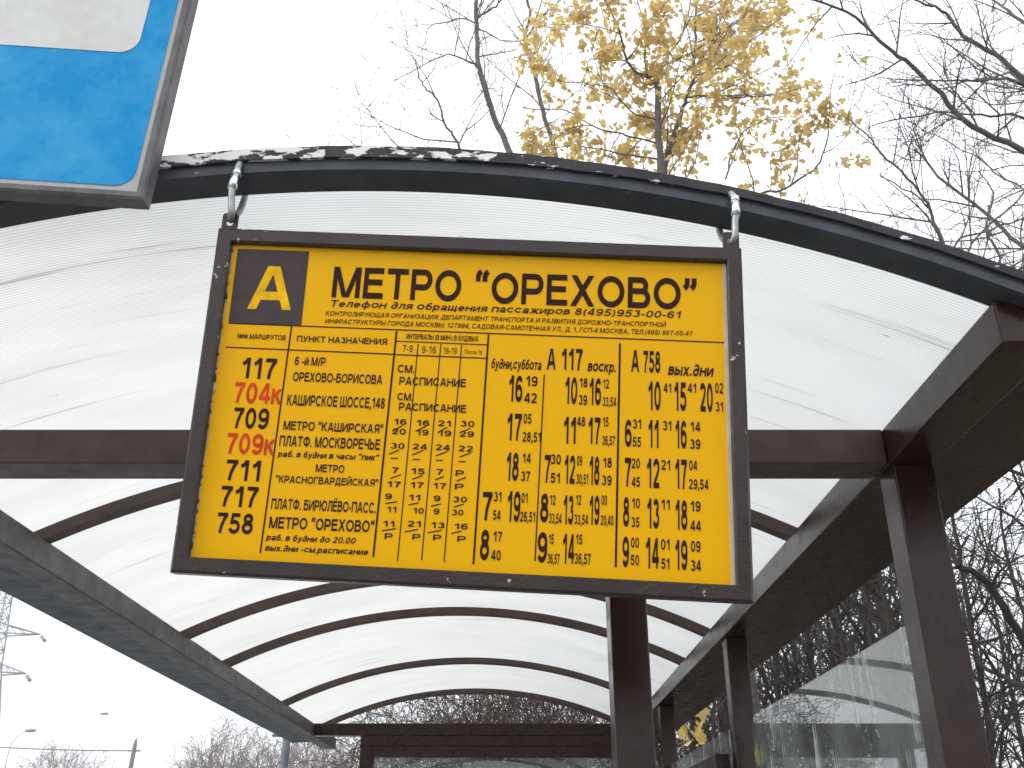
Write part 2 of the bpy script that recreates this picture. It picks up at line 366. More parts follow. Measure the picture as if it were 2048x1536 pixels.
    G['”'] = (.52, [P((.13, 1.02), (.13, .86), (.10, .76), (.01, .68)), P((.40, 1.02), (.40, .86), (.37, .76), (.28, .68))])
    return G
GL = glyphs()
def _clip(poly, ylo, yhi):
    for lim, sg in ((ylo, 1), (yhi, -1)):
        out = []
        for a, b in zip(poly, poly[1:] + poly[:1]):
            ia, ib = (a[1] - lim) * sg >= 0, (b[1] - lim) * sg >= 0
            if ia: out.append(a)
            if ia != ib:
                t = (lim - a[1]) / (b[1] - a[1]); out.append((a[0] + (b[0] - a[0]) * t, lim))
        poly = out
    return poly
def stroke_polys(kind, q, hw):
    """polygons of one pen stroke of half width hw"""
    if kind == 'd':
        x0, y0, x1, y1 = q; d = np.array((x1 - x0, y1 - y0)); d /= np.linalg.norm(d); n = np.array((-d[1], d[0])) * hw
        a, b = np.array((x0, y0)) - d * .3, np.array((x1, y1)) + d * .3
        return [_clip([tuple(a - n), tuple(b - n), tuple(b + n), tuple(a + n)], min(y0, y1), max(y0, y1))]
    p = np.array(q, float); N = len(p)
    seg = (np.roll(p, -1, 0) - p)[:N if kind == 'c' else N - 1]; seg /= np.linalg.norm(seg, axis=1)[:, None]
    nr = np.stack([-seg[:, 1], seg[:, 0]], 1)
    if kind == 'c': a, b = np.roll(nr, 1, 0), nr
    else: a = np.vstack([nr[:1], nr]); b = np.vstack([nr, nr[-1:]])
    m = a + b; m /= np.maximum((m * m).sum(1), .8)[:, None]; m *= 2 * hw
    Lf, Rt = p + m, p - m; out = []
    for i in range(N if kind == 'c' else N - 1):
        j = (i + 1) % N; out.append([tuple(Rt[i]), tuple(Rt[j]), tuple(Lf[j]), tuple(Lf[i])])
    return out
def text_polys(s, hw, italic):
    x, out, k = 0, [], 0
    for ch in s:
        if ch == ' ': x += .42; continue
        W, S = GL[ch]
        for kind, q in S:
            k += 1
            for poly in stroke_polys(kind, q, hw):
                if len(poly) > 2: out.append(([(x + px + (.21 * py if italic else 0), py) for px, py in poly], k))
        x += W + .13
    return out
def lettering(name, items, m, lab=None, zoff=.0007):
    V, Fq, S, n = [], [], [], 0
    for s, x0, yb, wd, h, st in items:
        hw = HB if st else .066
        if len(s) > 40: hw = .082
        polys = text_polys(s, hw, 'i' in st)
        xs = [p[0] for q, _ in polys for p in q]; xa, xb = min(xs), max(xs)
        for q, k in polys:
            ar = sum(a[0] * b[1] - b[0] * a[1] for a, b in zip(q, q[1:] + q[:1]))
            if abs(ar) < 1e-7: continue
            if ar < 0: q = q[::-1]
            for px, py in q: V.append((x0 + (px - xa) / (xb - xa) * wd, -yb + py * h, PZ + zoff + .000008 * (k % 9)))
            Fq.extend(range(n, n + len(q))); S.append(len(q)); n += len(q)
    me = mesh_np(name, np.array(V), np.array(Fq), np.array(S, np.int32))
    o = link(name, me, sign, m)
    if lab: o['label'] = lab
    return o

# lettering of the timetable: text, x, baseline, width, height, style (metres on the sign)
TXT = [
('А',0.0644,0.1415,0.0734,0.0782,'y'),
('МЕТРО',0.2025,0.1160,0.2152,0.0556,'b'),
('“ОРЕХОВО”',0.4410,0.1170,0.3657,0.0552,'b'),
('Телефон для обращения пассажиров 8(495)953-00-61',0.2034,0.1329,0.5779,0.0125,'bi'),
('КОНТРОЛИРУЮЩАЯ ОРГАНИЗАЦИЯ: ДЕПАРТАМЕНТ ТРАНСПОРТА И РАЗВИТИЯ ДОРОЖНО-ТРАНСПОРТНОЙ',0.1964,0.1489,0.5605,0.0084,'bi'),
('ИНФРАСТРУКТУРЫ ГОРОДА МОСКВЫ: 127994, САДОВАЯ-САМОТЕЧНАЯ УЛ., Д. 1, ГСП-4 МОСКВА, ТЕЛ.(495) 957-05-47',0.1965,0.1627,0.6032,0.0084,'bi'),
('№№ МАРШРУТОВ',0.0549,0.1945,0.0800,0.0086,'b'),
('ПУНКТ НАЗНАЧЕНИЯ',0.1536,0.1965,0.1487,0.0108,'b'),
('ИНТЕРВАЛЫ (В МИН.) В БУД/ВЫХ',0.3330,0.1850,0.1184,0.0091,'b'),
('7-9',0.3287,0.2079,0.0166,0.0127,''),
('9-16',0.3603,0.2087,0.0232,0.0127,''),
('16-19',0.3955,0.2088,0.0221,0.0118,''),
('После 19',0.4301,0.2078,0.0285,0.0079,''),
('117',0.0693,0.2626,0.0568,0.0355,'b'),
('704к',0.0623,0.3045,0.0783,0.0350,'r'),
('709',0.0666,0.3465,0.0572,0.0344,'b'),
('709к',0.0617,0.3884,0.0776,0.0338,'r'),
('711',0.0660,0.4313,0.0545,0.0333,'b'),
('717',0.0634,0.4729,0.0592,0.0327,'b'),
('758',0.0633,0.5147,0.0569,0.0322,'b'),
('6 -й М/Р',0.1547,0.2370,0.0504,0.0149,'b'),
('ОРЕХОВО-БОРИСОВА',0.1546,0.2644,0.1455,0.0158,'b'),
('КАШИРСКОЕ ШОССЕ,148',0.1497,0.3052,0.1579,0.0181,'b'),
('МЕТРО “КАШИРСКАЯ”',0.1487,0.3460,0.1598,0.0148,'b'),
('ПЛАТФ. МОСКВОРЕЧЬЕ',0.1454,0.3731,0.1603,0.0176,'b'),
('раб. в будни в часы “пик”',0.1448,0.3904,0.1618,0.0100,'bi'),
('МЕТРО',0.2078,0.4124,0.0453,0.0126,'b'),
('“КРАСНОГВАРДЕЙСКАЯ”',0.1464,0.4319,0.1618,0.0117,'b'),
('ПЛАТФ. БИРЮЛЁВО-ПАСС.',0.1445,0.4739,0.1636,0.0169,'b'),
('МЕТРО “ОРЕХОВО”',0.1448,0.5037,0.1634,0.0182,'b'),
('раб. в будни до 20.00',0.1423,0.5223,0.1393,0.0095,'bi'),
('вых.дни -см.расписание',0.1428,0.5386,0.1598,0.0095,'bi'),
('СМ.',0.3236,0.2432,0.0271,0.0134,'b'),
('РАСПИСАНИЕ',0.3279,0.2639,0.1078,0.0138,'b'),
('СМ.',0.3269,0.2901,0.0248,0.0126,'b'),
('РАСПИСАНИЕ',0.3309,0.3069,0.1079,0.0131,'b'),
('16',0.3247,0.3305,0.0204,0.0097,'b'),
('20',0.3234,0.3465,0.0216,0.0096,'b'),
('16',0.3608,0.3310,0.0209,0.0097,'b'),
('19',0.3620,0.3465,0.0190,0.0096,'b'),
('21',0.3954,0.3304,0.0201,0.0097,'b'),
('19',0.3965,0.3465,0.0208,0.0096,'b'),
('30',0.4311,0.3296,0.0221,0.0097,'b'),
('29',0.4308,0.3465,0.0226,0.0096,'b'),
('30',0.3230,0.3700,0.0218,0.0096,'b'),
('24',0.3580,0.3699,0.0225,0.0095,'b'),
('24',0.3943,0.3698,0.0225,0.0095,'b'),
('22',0.4305,0.3702,0.0225,0.0095,'b'),
('7',0.3281,0.4093,0.0111,0.0094,'b'),
('15',0.3585,0.4094,0.0211,0.0094,'b'),
('7',0.3983,0.4091,0.0108,0.0094,'b'),
('Р',0.4284,0.4100,0.0128,0.0094,'b'),
('17',0.3223,0.4317,0.0218,0.0093,'b'),
('17',0.3587,0.4315,0.0212,0.0093,'b'),
('17',0.3945,0.4313,0.0207,0.0093,'b'),
('Р',0.4284,0.4312,0.0140,0.0093,'b'),
('9',0.3206,0.4512,0.0110,0.0093,'b'),
('11',0.3579,0.4514,0.0178,0.0092,'b'),
('9',0.3966,0.4511,0.0107,0.0092,'b'),
('30',0.4272,0.4514,0.0216,0.0092,'b'),
('11',0.3257,0.4715,0.0145,0.0092,'b'),
('10',0.3664,0.4716,0.0165,0.0092,'b'),
('9',0.3981,0.4715,0.0089,0.0092,'b'),
('30',0.4267,0.4718,0.0177,0.0092,'b'),
('11',0.3213,0.4938,0.0177,0.0091,'b'),
('21',0.3596,0.4922,0.0202,0.0091,'b'),
('13',0.3958,0.4927,0.0209,0.0091,'b'),
('16',0.4319,0.4932,0.0207,0.0091,'b'),
('Р',0.3254,0.5128,0.0126,0.0090,'b'),
('Р',0.3682,0.5122,0.0126,0.0090,'b'),
('Р',0.4002,0.5119,0.0126,0.0090,'b'),
('Р',0.4374,0.5123,0.0133,0.0090,'b'),
('будни,суббота',0.4750,0.2305,0.0809,0.0171,'bi'),
('А',0.5644,0.2292,0.0144,0.0363,'b'),
('117',0.5880,0.2288,0.0341,0.0368,'b'),
('воскр.',0.6302,0.2298,0.0454,0.0186,'bi'),
('А',0.7003,0.2279,0.0128,0.0375,'b'),
('758',0.7197,0.2285,0.0274,0.0375,'b'),
('вых.дни',0.7591,0.2313,0.0736,0.0200,'bi'),
('16',0.5052,0.2856,0.0218,0.0445,'b'),
('19',0.5319,0.2584,0.0187,0.0171,'b'),
('42',0.5300,0.2866,0.0205,0.0169,'b'),
('10',0.5953,0.2859,0.0193,0.0452,'b'),
('18',0.6180,0.2571,0.0128,0.0158,'b'),
('39',0.6175,0.2868,0.0132,0.0172,'b'),
('16',0.6343,0.2861,0.0185,0.0451,'b'),
('12',0.6559,0.2577,0.0092,0.0158,'b'),
('33,54',0.6555,0.2873,0.0216,0.0156,'b'),
('10',0.7280,0.2908,0.0196,0.0480,'b'),
('41',0.7519,0.2609,0.0125,0.0157,'b'),
('15',0.7691,0.2904,0.0191,0.0480,'b'),
('41',0.7903,0.2594,0.0137,0.0157,'b'),
('20',0.8103,0.2901,0.0198,0.0479,'b'),
('02',0.8340,0.2590,0.0127,0.0178,'b'),
('31',0.8342,0.2891,0.0119,0.0160,'b'),
('17',0.5051,0.3492,0.0234,0.0442,'b'),
('05',0.5309,0.3210,0.0125,0.0165,'b'),
('28,51',0.5305,0.3507,0.0286,0.0163,'b'),
('11',0.5949,0.3513,0.0190,0.0440,'b'),
('48',0.6155,0.3219,0.0131,0.0159,'b'),
('17',0.6339,0.3503,0.0192,0.0440,'b'),
('15',0.6566,0.3210,0.0088,0.0159,'b'),
('36,57',0.6560,0.3513,0.0202,0.0157,'b'),
('6',0.6915,0.3524,0.0107,0.0444,'b'),
('31',0.7038,0.3223,0.0129,0.0154,'b'),
('55',0.7038,0.3519,0.0130,0.0162,'b'),
('11',0.7282,0.3526,0.0161,0.0456,'b'),
('31',0.7511,0.3234,0.0133,0.0159,'b'),
('16',0.7707,0.3516,0.0177,0.0456,'b'),
('14',0.7945,0.3237,0.0154,0.0163,'b'),
('39',0.7936,0.3519,0.0160,0.0162,'b'),
('18',0.5073,0.4141,0.0192,0.0455,'b'),
('14',0.5319,0.3849,0.0132,0.0156,'b'),
('37',0.5307,0.4139,0.0144,0.0159,'b'),
('7',0.5667,0.4149,0.0100,0.0447,'b'),
('30',0.5764,0.3850,0.0156,0.0163,'b'),
('51',0.5767,0.4149,0.0146,0.0161,'b'),
('12',0.5982,0.4153,0.0162,0.0454,'b'),
('09',0.6173,0.3859,0.0079,0.0163,'b'),
('30,51',0.6169,0.4150,0.0184,0.0161,'b'),
('18',0.6371,0.4161,0.0155,0.0465,'b'),
('18',0.6581,0.3872,0.0136,0.0162,'b'),
('39',0.6569,0.4153,0.0148,0.0161,'b'),
('7',0.6919,0.4163,0.0102,0.0465,'b'),
('20',0.7028,0.3866,0.0127,0.0162,'b'),
('45',0.7026,0.4159,0.0131,0.0160,'b'),
('12',0.7263,0.4166,0.0194,0.0469,'b'),
('21',0.7488,0.3872,0.0136,0.0162,'b'),
('17',0.7701,0.4162,0.0185,0.0469,'b'),
('04',0.7917,0.3862,0.0126,0.0162,'b'),
('29,54',0.7914,0.4158,0.0300,0.0160,'b'),
('7',0.4731,0.4775,0.0154,0.0444,'b'),
('31',0.4901,0.4481,0.0117,0.0159,'b'),
('54',0.4901,0.4768,0.0119,0.0157,'b'),
('19',0.5118,0.4783,0.0199,0.0480,'b'),
('01',0.5330,0.4482,0.0095,0.0159,'b'),
('26,51',0.5323,0.4774,0.0229,0.0157,'b'),
('8',0.5626,0.4773,0.0128,0.0455,'b'),
('12',0.5774,0.4495,0.0083,0.0159,'b'),
('33,54',0.5768,0.4782,0.0193,0.0157,'b'),
('13',0.5985,0.4789,0.0153,0.0454,'b'),
('12',0.6172,0.4478,0.0081,0.0159,'b'),
('33,54',0.6157,0.4782,0.0210,0.0157,'b'),
('19',0.6385,0.4777,0.0153,0.0454,'b'),
('00',0.6568,0.4467,0.0083,0.0159,'b'),
('20,40',0.6562,0.4777,0.0193,0.0157,'b'),
('8',0.6902,0.4786,0.0094,0.0465,'b'),
('10',0.7036,0.4495,0.0123,0.0158,'b'),
('35',0.7031,0.4788,0.0122,0.0156,'b'),
('13',0.7271,0.4795,0.0183,0.0465,'b'),
('11',0.7488,0.4496,0.0129,0.0158,'b'),
('18',0.7703,0.4800,0.0182,0.0464,'b'),
('19',0.7935,0.4506,0.0153,0.0163,'b'),
('44',0.7928,0.4807,0.0161,0.0161,'b'),
('8',0.4730,0.5387,0.0141,0.0468,'b'),
('17',0.4925,0.5094,0.0137,0.0155,'b'),
('40',0.4905,0.5382,0.0147,0.0158,'b'),
('9',0.5607,0.5387,0.0147,0.0467,'b'),
('15',0.5777,0.5100,0.0073,0.0155,'b'),
('36,57',0.5764,0.5397,0.0186,0.0153,'b'),
('14',0.5992,0.5387,0.0175,0.0455,'b'),
('15',0.6189,0.5087,0.0098,0.0155,'b'),
('36,57',0.6178,0.5386,0.0244,0.0167,'b'),
('9',0.6898,0.5401,0.0100,0.0466,'b'),
('00',0.7027,0.5103,0.0123,0.0159,'b'),
('50',0.7025,0.5366,0.0127,0.0158,'b'),
('14',0.7253,0.5402,0.0197,0.0465,'b'),
('01',0.7481,0.5114,0.0130,0.0164,'b'),
('51',0.7484,0.5404,0.0125,0.0162,'b'),
('19',0.7696,0.5406,0.0185,0.0453,'b'),
('09',0.7934,0.5125,0.0146,0.0168,'b'),
('34',0.7932,0.5414,0.0152,0.0166,'b'),
]
LINES = [
(0.0378,0.1681,0.8563,0.1721,0.0020),
(0.1423,0.1691,0.1364,0.5427,0.0025),
(0.0380,0.2102,0.3181,0.2123,0.0020),
(0.3182,0.2127,0.4689,0.2135,0.0020),
(0.3164,0.1715,0.3107,0.5413,0.0030),
(0.3170,0.1893,0.4685,0.1903,0.0017),
(0.3535,0.1933,0.3483,0.5458,0.0017),
(0.3906,0.1914,0.3851,0.5427,0.0017),
(0.4245,0.1916,0.4195,0.5442,0.0017),
(0.4675,0.1720,0.4644,0.5453,0.0030),
(0.5610,0.2374,0.5577,0.5368,0.0020),
(0.6818,0.1797,0.6801,0.5410,0.0032),
(0.3263,0.4180,0.3425,0.4114,0.0019),
(0.3610,0.4179,0.3771,0.4113,0.0019),
(0.3968,0.4175,0.4105,0.4112,0.0019),
(0.4307,0.4182,0.4451,0.4111,0.0019),
(0.3220,0.4580,0.3408,0.4542,0.0019),
(0.3582,0.4586,0.3740,0.4546,0.0019),
(0.3934,0.4592,0.4091,0.4547,0.0019),
(0.4290,0.4590,0.4439,0.4538,0.0019),
(0.3206,0.5004,0.3417,0.4962,0.0019),
(0.3560,0.5006,0.3758,0.4960,0.0019),
(0.3913,0.5004,0.4124,0.4958,0.0019),
(0.4278,0.5001,0.4431,0.4957,0.0019),
(0.3233,0.3419,0.3386,0.3319,0.0019),
(0.3602,0.3404,0.3757,0.3318,0.0019),
(0.3954,0.3412,0.4104,0.3317,0.0019),
(0.4304,0.3403,0.4468,0.3317,0.0019),
(0.3212,0.3793,0.3366,0.3716,0.0019),
(0.3580,0.3792,0.3754,0.3705,0.0019),
(0.3954,0.3790,0.4130,0.3711,0.0019),
(0.4329,0.3793,0.4499,0.3720,0.0019),
(0.3249,0.3858,0.3365,0.3853,0.0019),
(0.3598,0.3862,0.3709,0.3858,0.0019),
(0.3959,0.3861,0.4070,0.3857,0.0019),
(0.4315,0.3868,0.4431,0.3863,0.0019),
]
# ------------------------------------------------------------------ ground
def sheet(name, x0, x1, y0, y1, z, m):
    bm = bmesh.new(); vs = [bm.verts.new(p) for p in ((x0, y0, z), (x1, y0, z), (x1, y1, z), (x0, y1, z))]; bm.faces.new(vs)
    o = bm_obj(name, bm, None, m); return tag(o, kind='structure')
sheet('ground', -260, 260, -120, 320, -.16, SOIL)
sheet('road', -14, -2.6, -120, 320, -.13, ASPH)
kb = bmesh.new(); box(kb, -2.6, -2.45, -60, 60, -.15, .0, .01); tag(bm_obj('kerb', kb, None, KERB), kind='structure')
pv = bmesh.new(); box(pv, -2.45, 1.35, -60, 60, -.15, -.005, 0); tag(bm_obj('pavement', pv, None, PAVE), kind='structure')

# ------------------------------------------------------------------ bus shelter
shelter = empty('bus_shelter', (0, 2.05, 0), 'brown steel bus shelter with a milky arched roof over the pavement', 'bus shelter')
SH = Vector((0, 2.05, 0))
def sh(name, bm, m, parent=None, smooth=False):
    for v in bm.verts: v.co -= SH
    return bm_obj(name, bm, parent or shelter, m, smooth)
CX, RB = -.27, 2.58
ZC = 2.697 - RB
def arc_band(bm, r0, r1, y0, y1, xa, xb, n=56):
    a0, a1 = math.asin((xa - CX) / r0), math.asin((xb - CX) / r0)
    rings = []
    for i in range(n + 1):
        a = a0 + (a1 - a0) * i / n; s_, c_ = math.sin(a), math.cos(a)
        rings.append([bm.verts.new((CX + r * s_, y, ZC + r * c_)) for r, y in ((r0, y0), (r0, y1), (r1, y1), (r1, y0))])
    for a, b in zip(rings, rings[1:]):
        for k in range(4): bm.faces.new((a[k], a[(k + 1) % 4], b[(k + 1) % 4], b[k]))
    bm.faces.new(rings[0]); bm.faces.new(rings[-1][::-1])
    return bm
ARCH_Y = [(1.420, 1.484), (2.835, 2.885), (4.265, 4.315), (4.95, 5.0), (6.33, 6.38), (7.58, 7.63)]
for i, (a, b) in enumerate(ARCH_Y):
    bm = arc_band(bmesh.new(), RB, RB + (.030 if i == 0 else .034), a, b, -1.40, .875 if i == 0 else .84)
    o = sh('roof_arch', bm, ARCHM if i == 0 else BROWN2)
    if i == 0: o['label'] = 'front roof arch with chipped paint that carries the yellow sign'
roof = sh('roof_sheet', arc_band(bmesh.new(), RB + .0345, RB + .0405, 1.4205, 7.72, -1.43, .86, 90), ROOF)
e = arc_band(bmesh.new(), RB + .0215, RB + .046, 1.4125, 1.4192, -1.43, .88, 120)
for v in e.verts:
    t_ = min(max((v.co.x + .3) / 1.0, 0), 1); t_ = t_ * t_ * (3 - 2 * t_)
    v.co.z += .0006 * math.sin(v.co.x * 37) + .0004 * math.sin(v.co.x * 91)
    r_ = math.hypot(v.co.x - CX, v.co.z - ZC)
    if r_ > RB + .033:
        q_ = (r_ - .009 * t_) / r_; v.co.x = CX + (v.co.x - CX) * q_; v.co.z = ZC + (v.co.z - ZC) * q_
sh('edge_trim', e, PEEL, roof)['label'] = 'front roof edge with brown paint peeling to white'
for (a, b) in ((-1.475, -1.378), (.812, .912)):
    bm = box(bmesh.new(), a, b, 1.455, 8.25, 2.369, 2.45, .004)
    sh('eaves_beam', bm, BROWN if a > 0 else BEAMG)
# folded gutters outside the two beams
def gutter(x_in, x_out, y0, y1):
    s_ = 1 if x_out > x_in else -1
    prof = [(x_in, 2.388), (x_out, 2.376), (x_out, 2.46), (x_out - s_ * .004, 2.46), (x_out - s_ * .004, 2.380), (x_in, 2.392)]
    bm = bmesh.new(); A = [bm.verts.new((x, y0, z)) for x, z in prof]; B = [bm.verts.new((x, y1, z)) for x, z in prof]
    for k in range(6): bm.faces.new((A[k], A[(k + 1) % 6], B[(k + 1) % 6], B[k]))
    bm.faces.new(A[::-1]); bm.faces.new(B); return bm
sh('gutter', gutter(-1.4765, -1.64, 1.46, 7.85), BLUEGREY)
sh('gutter', gutter(.9135, 1.105, 1.46, 8.2), BROWN)
sh('cross_beam', box(bmesh.new(), -1.377, .811, 2.01, 2.112, 2.3695, 2.4495, .004), BROWN2)
sh('cross_beam', box(bmesh.new(), -1.377, .811, 7.27, 7.37, 2.3695, 2.4495, .004), BROWN)
for (x0, x1, y0, y1) in ((.822, .910, 2.012, 2.100), (.822, .902, 3.87, 3.95), (.822, .902, 5.77, 5.85), (.822, .902, 7.25, 7.33), (.199, .274, 2.018, 2.112)):
    p_ = sh('post', box(bmesh.new(), x0, x1, y0, y1, -.01, 2.3685, .004), BROWN)
    sh('base_plate', box(bmesh.new(), x0 - .05, x1 + .05, y0 - .05, y1 + .05, -.005, .008, .002), BROWN, p_)
# glass bays of the back wall
def pane(name, prof, x0, x1, m, parent=None, lab=None):
    bm = bmesh.new(); A = [bm.verts.new((x0, y, z)) for y, z in prof]; B = [bm.verts.new((x1, y, z)) for y, z in prof]; n = len(prof)
    for k in range(n): bm.faces.new((A[k], A[(k + 1) % n], B[(k + 1) % n], B[k]))
    bm.faces.new(A[::-1]); bm.faces.new(B); return sh(name, bm, m, parent)
g1 = pane('glass_pane', [(2.13, .35), (3.73, .35), (3.75, .37), (3.75, 2.02), (3.71, 2.06), (2.13, 2.06)], .860, .866, GLASS)
g1['label'] = 'large glass pane streaked with white runs'
pane('glass_pane', [(3.99, .35), (5.73, .35), (5.73, 2.06), (3.99, 2.06)], .860, .866, GLASS)
pane('glass_pane', [(5.90, .35), (7.2, .35), (7.2, 2.06), (5.90, 2.06)], .860, .866, GLASS)
# end wall: a brown frame round one wide pane
fr = bmesh.new()
box(fr, -1.045, -.955, 7.262, 7.352, -.01, 2.3, .003); box(fr, .73, .82, 7.262, 7.352, -.01, 2.3, .003)
box(fr, -1.046, .811, 7.258, 7.355, 2.3005, 2.366, .003); box(fr, -.9545, .7295, 7.262, 7.352, 2.228, 2.3, .003)
box(fr, -.9545, .7295, 7.27, 7.345, .3, .38, .003)
ef = sh('end_frame', fr, BROWN)
bm = box(bmesh.new(), -.954, .729, 7.30, 7.306, .381, 2.2275, 0); sh('glass_pane', bm, GLASSE, ef)

# ------------------------------------------------------------------ information board fixed along the back wall
ib = empty('information_board', (.78, 4.7, 0), 'pinkish information board in a brown frame fixed along the back wall', 'notice board')
def at(o, name, bm, m, parent=None, smooth=False):
    off = o.location
    for v in bm.verts: v.co -= off
    return bm_obj(name, bm, parent or o, m, smooth)
bm = bmesh.new(); box(bm, .762, .818, 3.975, 4.03, .85, 1.955, .003); box(bm, .762, .818, 5.3, 5.355, .85, 1.955, .003)
box(bm, .7625, .8175, 4.0305, 5.2995, 1.90, 1.9545, .003); box(bm, .7625, .8175, 4.0305, 5.2995, .85, .90, .003)
at(ib, 'frame', bm, BROWN)
at(ib, 'board', box(bmesh.new(), .758, .80, 4.0315, 5.2985, .901, 1.8995, .001), BOARD)

# ------------------------------------------------------------------ yellow timetable sign
SO, SX, SY = Vector((-.4973, 1.4159, 2.5659)), Vector((.99864, -.01805, -.04895)).normalized(), Vector((-.04611, .13377, -.98994)).normalized()
SN = SY.cross(SX).normalized()
# local axes: x right, y up, z out of the face
SM = Matrix((SX, -SY, SN)).transposed().to_4x4(); SM.translation = SO
sign = empty('timetable_sign', (0, 0, 0), 'yellow metro bus timetable sign in a brown steel frame hanging under the arch', 'sign')
sign.matrix_world = SM
SWD, SHT = .880, .5787
def rack(bm):
    """the frame hangs slightly racked out of square"""
    for v in bm.verts: v.co = Vector((v.co.x + .0047 * -v.co.y / SHT, v.co.y - .0071 * v.co.x / SWD, v.co.z))
    return bm
bm = bmesh.new()
def mitre(bm, x0, x1, y0, y1, w, z0, z1):
    """frame of four mitred angle bars, outer x0..x1, y0..y1 (y up)"""
    o = [(x0, y0), (x1, y0), (x1, y1), (x0, y1)]; i = [(x0 + w, y0 + w), (x1 - w, y0 + w), (x1 - w, y1 - w), (x0 + w, y1 - w)]
    g = .004
    oc = [(x0 + g, y0 + g), (x1 - g, y0 + g), (x1 - g, y1 - g), (x0 + g, y1 - g)]
    mk = lambda P, z: [bm.verts.new((x, y, z)) for x, y in P]
    ic = [(x0 + w - .002, y0 + w - .002), (x1 - w + .002, y0 + w - .002), (x1 - w + .002, y1 - w + .002), (x0 + w - .002, y1 - w + .002)]
    loops = [mk(o, z0), mk(o, z1 - g), mk(oc, z1), mk(ic, z1), mk(i, z1 - .002), mk(i, z0)]
    for a, b in zip(loops, loops[1:] + loops[:1]):
        for k in range(4): bm.faces.new((a[k], a[(k + 1) % 4], b[(k + 1) % 4], b[k]))
mitre(bm, 0, SWD, -SHT, 0, .0246, -.018, .011)
bm_obj('frame', rack(bm), sign, FRAME)
bm_obj('back_plate', rack(box(bmesh.new(), .0265, SWD - .0265, -SHT + .0265, -.0265, -.012, -.006, .0005)), sign, BROWN2)
PZ = -.002
bm_obj('sign_face', rack(box(bmesh.new(), .0252, SWD - .0252, -SHT + .0252, -.0252, -.0055, PZ, .0004)), sign, YEL)
bm = bmesh.new(); vs = [bm.verts.new((x, -y, PZ + .0003)) for x, y in ((.0345, .0330), (.1568, .0338), (.1580, .1668), (.0365, .1681))]
f = bm.faces.new(vs[::-1]); r = bmesh.ops.extrude_face_region(bm, geom=[f])
for v in [g for g in r['geom'] if isinstance(g, bmesh.types.BMVert)]: v.co.z += .0003
bm_obj('dark_square', bm, sign, SQ)['label'] = 'dark square with a yellow letter A'
bm = bmesh.new()
for x0, y0, x1, y1, w in LINES:
    d = Vector((x1 - x0, y1 - y0)); n_ = Vector((-d.y, d.x)).normalized() * w / 2; z = PZ + .0006
    q = [bm.verts.new((x, -y, z)) for x, y in ((x0 + n_.x, y0 + n_.y), (x1 + n_.x, y1 + n_.y), (x1 - n_.x, y1 - n_.y), (x0 - n_.x, y0 - n_.y))]
    bm.faces.new(q)
for fc in bm.faces:
    if fc.normal.z < 0: fc.normal_flip()
bm_obj('table_lines', bm, sign, INK)

lettering('lettering', [t for t in TXT if t[5] in ('', 'b', 'bi')], INK)
for t_ in [t for t in TXT if t[5] == 'r']: lettering('lettering', [t_], INKR, 'red route number with the letter k')
lettering('lettering', [t for t in TXT if t[5] == 'y'], INKY, 'yellow letter A on the dark square', .0010)
# left: flaking sealant; right: skylight on the frame's inner lip, put into colour
for (xa, xb, nm) in ((.0250, .0280, 'flaking sealant line down the left edge'), (SWD - .0310, SWD - .0250, 'painted pale strip for the skylit frame lip down the right edge')):
    bm = bmesh.new(); n = 90; A = []
    for k in range(n + 1):
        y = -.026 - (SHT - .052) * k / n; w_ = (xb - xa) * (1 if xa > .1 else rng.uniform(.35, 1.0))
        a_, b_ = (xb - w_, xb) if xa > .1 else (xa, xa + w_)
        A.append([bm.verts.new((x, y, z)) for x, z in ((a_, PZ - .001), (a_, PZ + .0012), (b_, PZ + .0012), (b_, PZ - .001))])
    for a, b in zip(A, A[1:]):
        for k in range(4): bm.faces.new((a[k], a[(k + 1) % 4], b[(k + 1) % 4], b[k]))
    bm.faces.new(A[0]); bm.faces.new(A[-1][::-1])
    bm_obj('sealant_and_lit_lip', rack(bm), sign, SEAL if xa < .1 else LITLIP)['label'] = nm
# hanging tabs welded on the frame, each with a round hole
def tab(cx):
    bm = bmesh.new(); w, hgt, r0, n = .0134, .0345, .0066, 24; z0, z1 = -.008, -.003; cy = .0168
    ring = []; outer = []
    for k in range(n):
        a = 2 * math.pi * k / n; c_, s_ = math.cos(a), math.sin(a)
        ring.append((cx + r0 * c_, cy + r0 * s_))
        t_ = min(w / abs(c_) if abs(c_) > 1e-6 else 9, (hgt / 2 + .0) / abs(s_) if abs(s_) > 1e-6 else 9)
        outer.append((cx + t_ * c_, cy + t_ * s_))
    mk = lambda P, z: [bm.verts.new((x, y, z)) for x, y in P]
    L = [mk(ring, z0), mk(ring, z1), mk(outer, z1), mk(outer, z0)]
    for a, b in zip(L, L[1:] + L[:1]):
        for k in range(n): bm.faces.new((a[k], a[(k + 1) % n], b[(k + 1) % n], b[k]))
    return bm_obj('hanging_tab', rack(bm), sign, FRAME)
tab(.0138); tab(.8655)

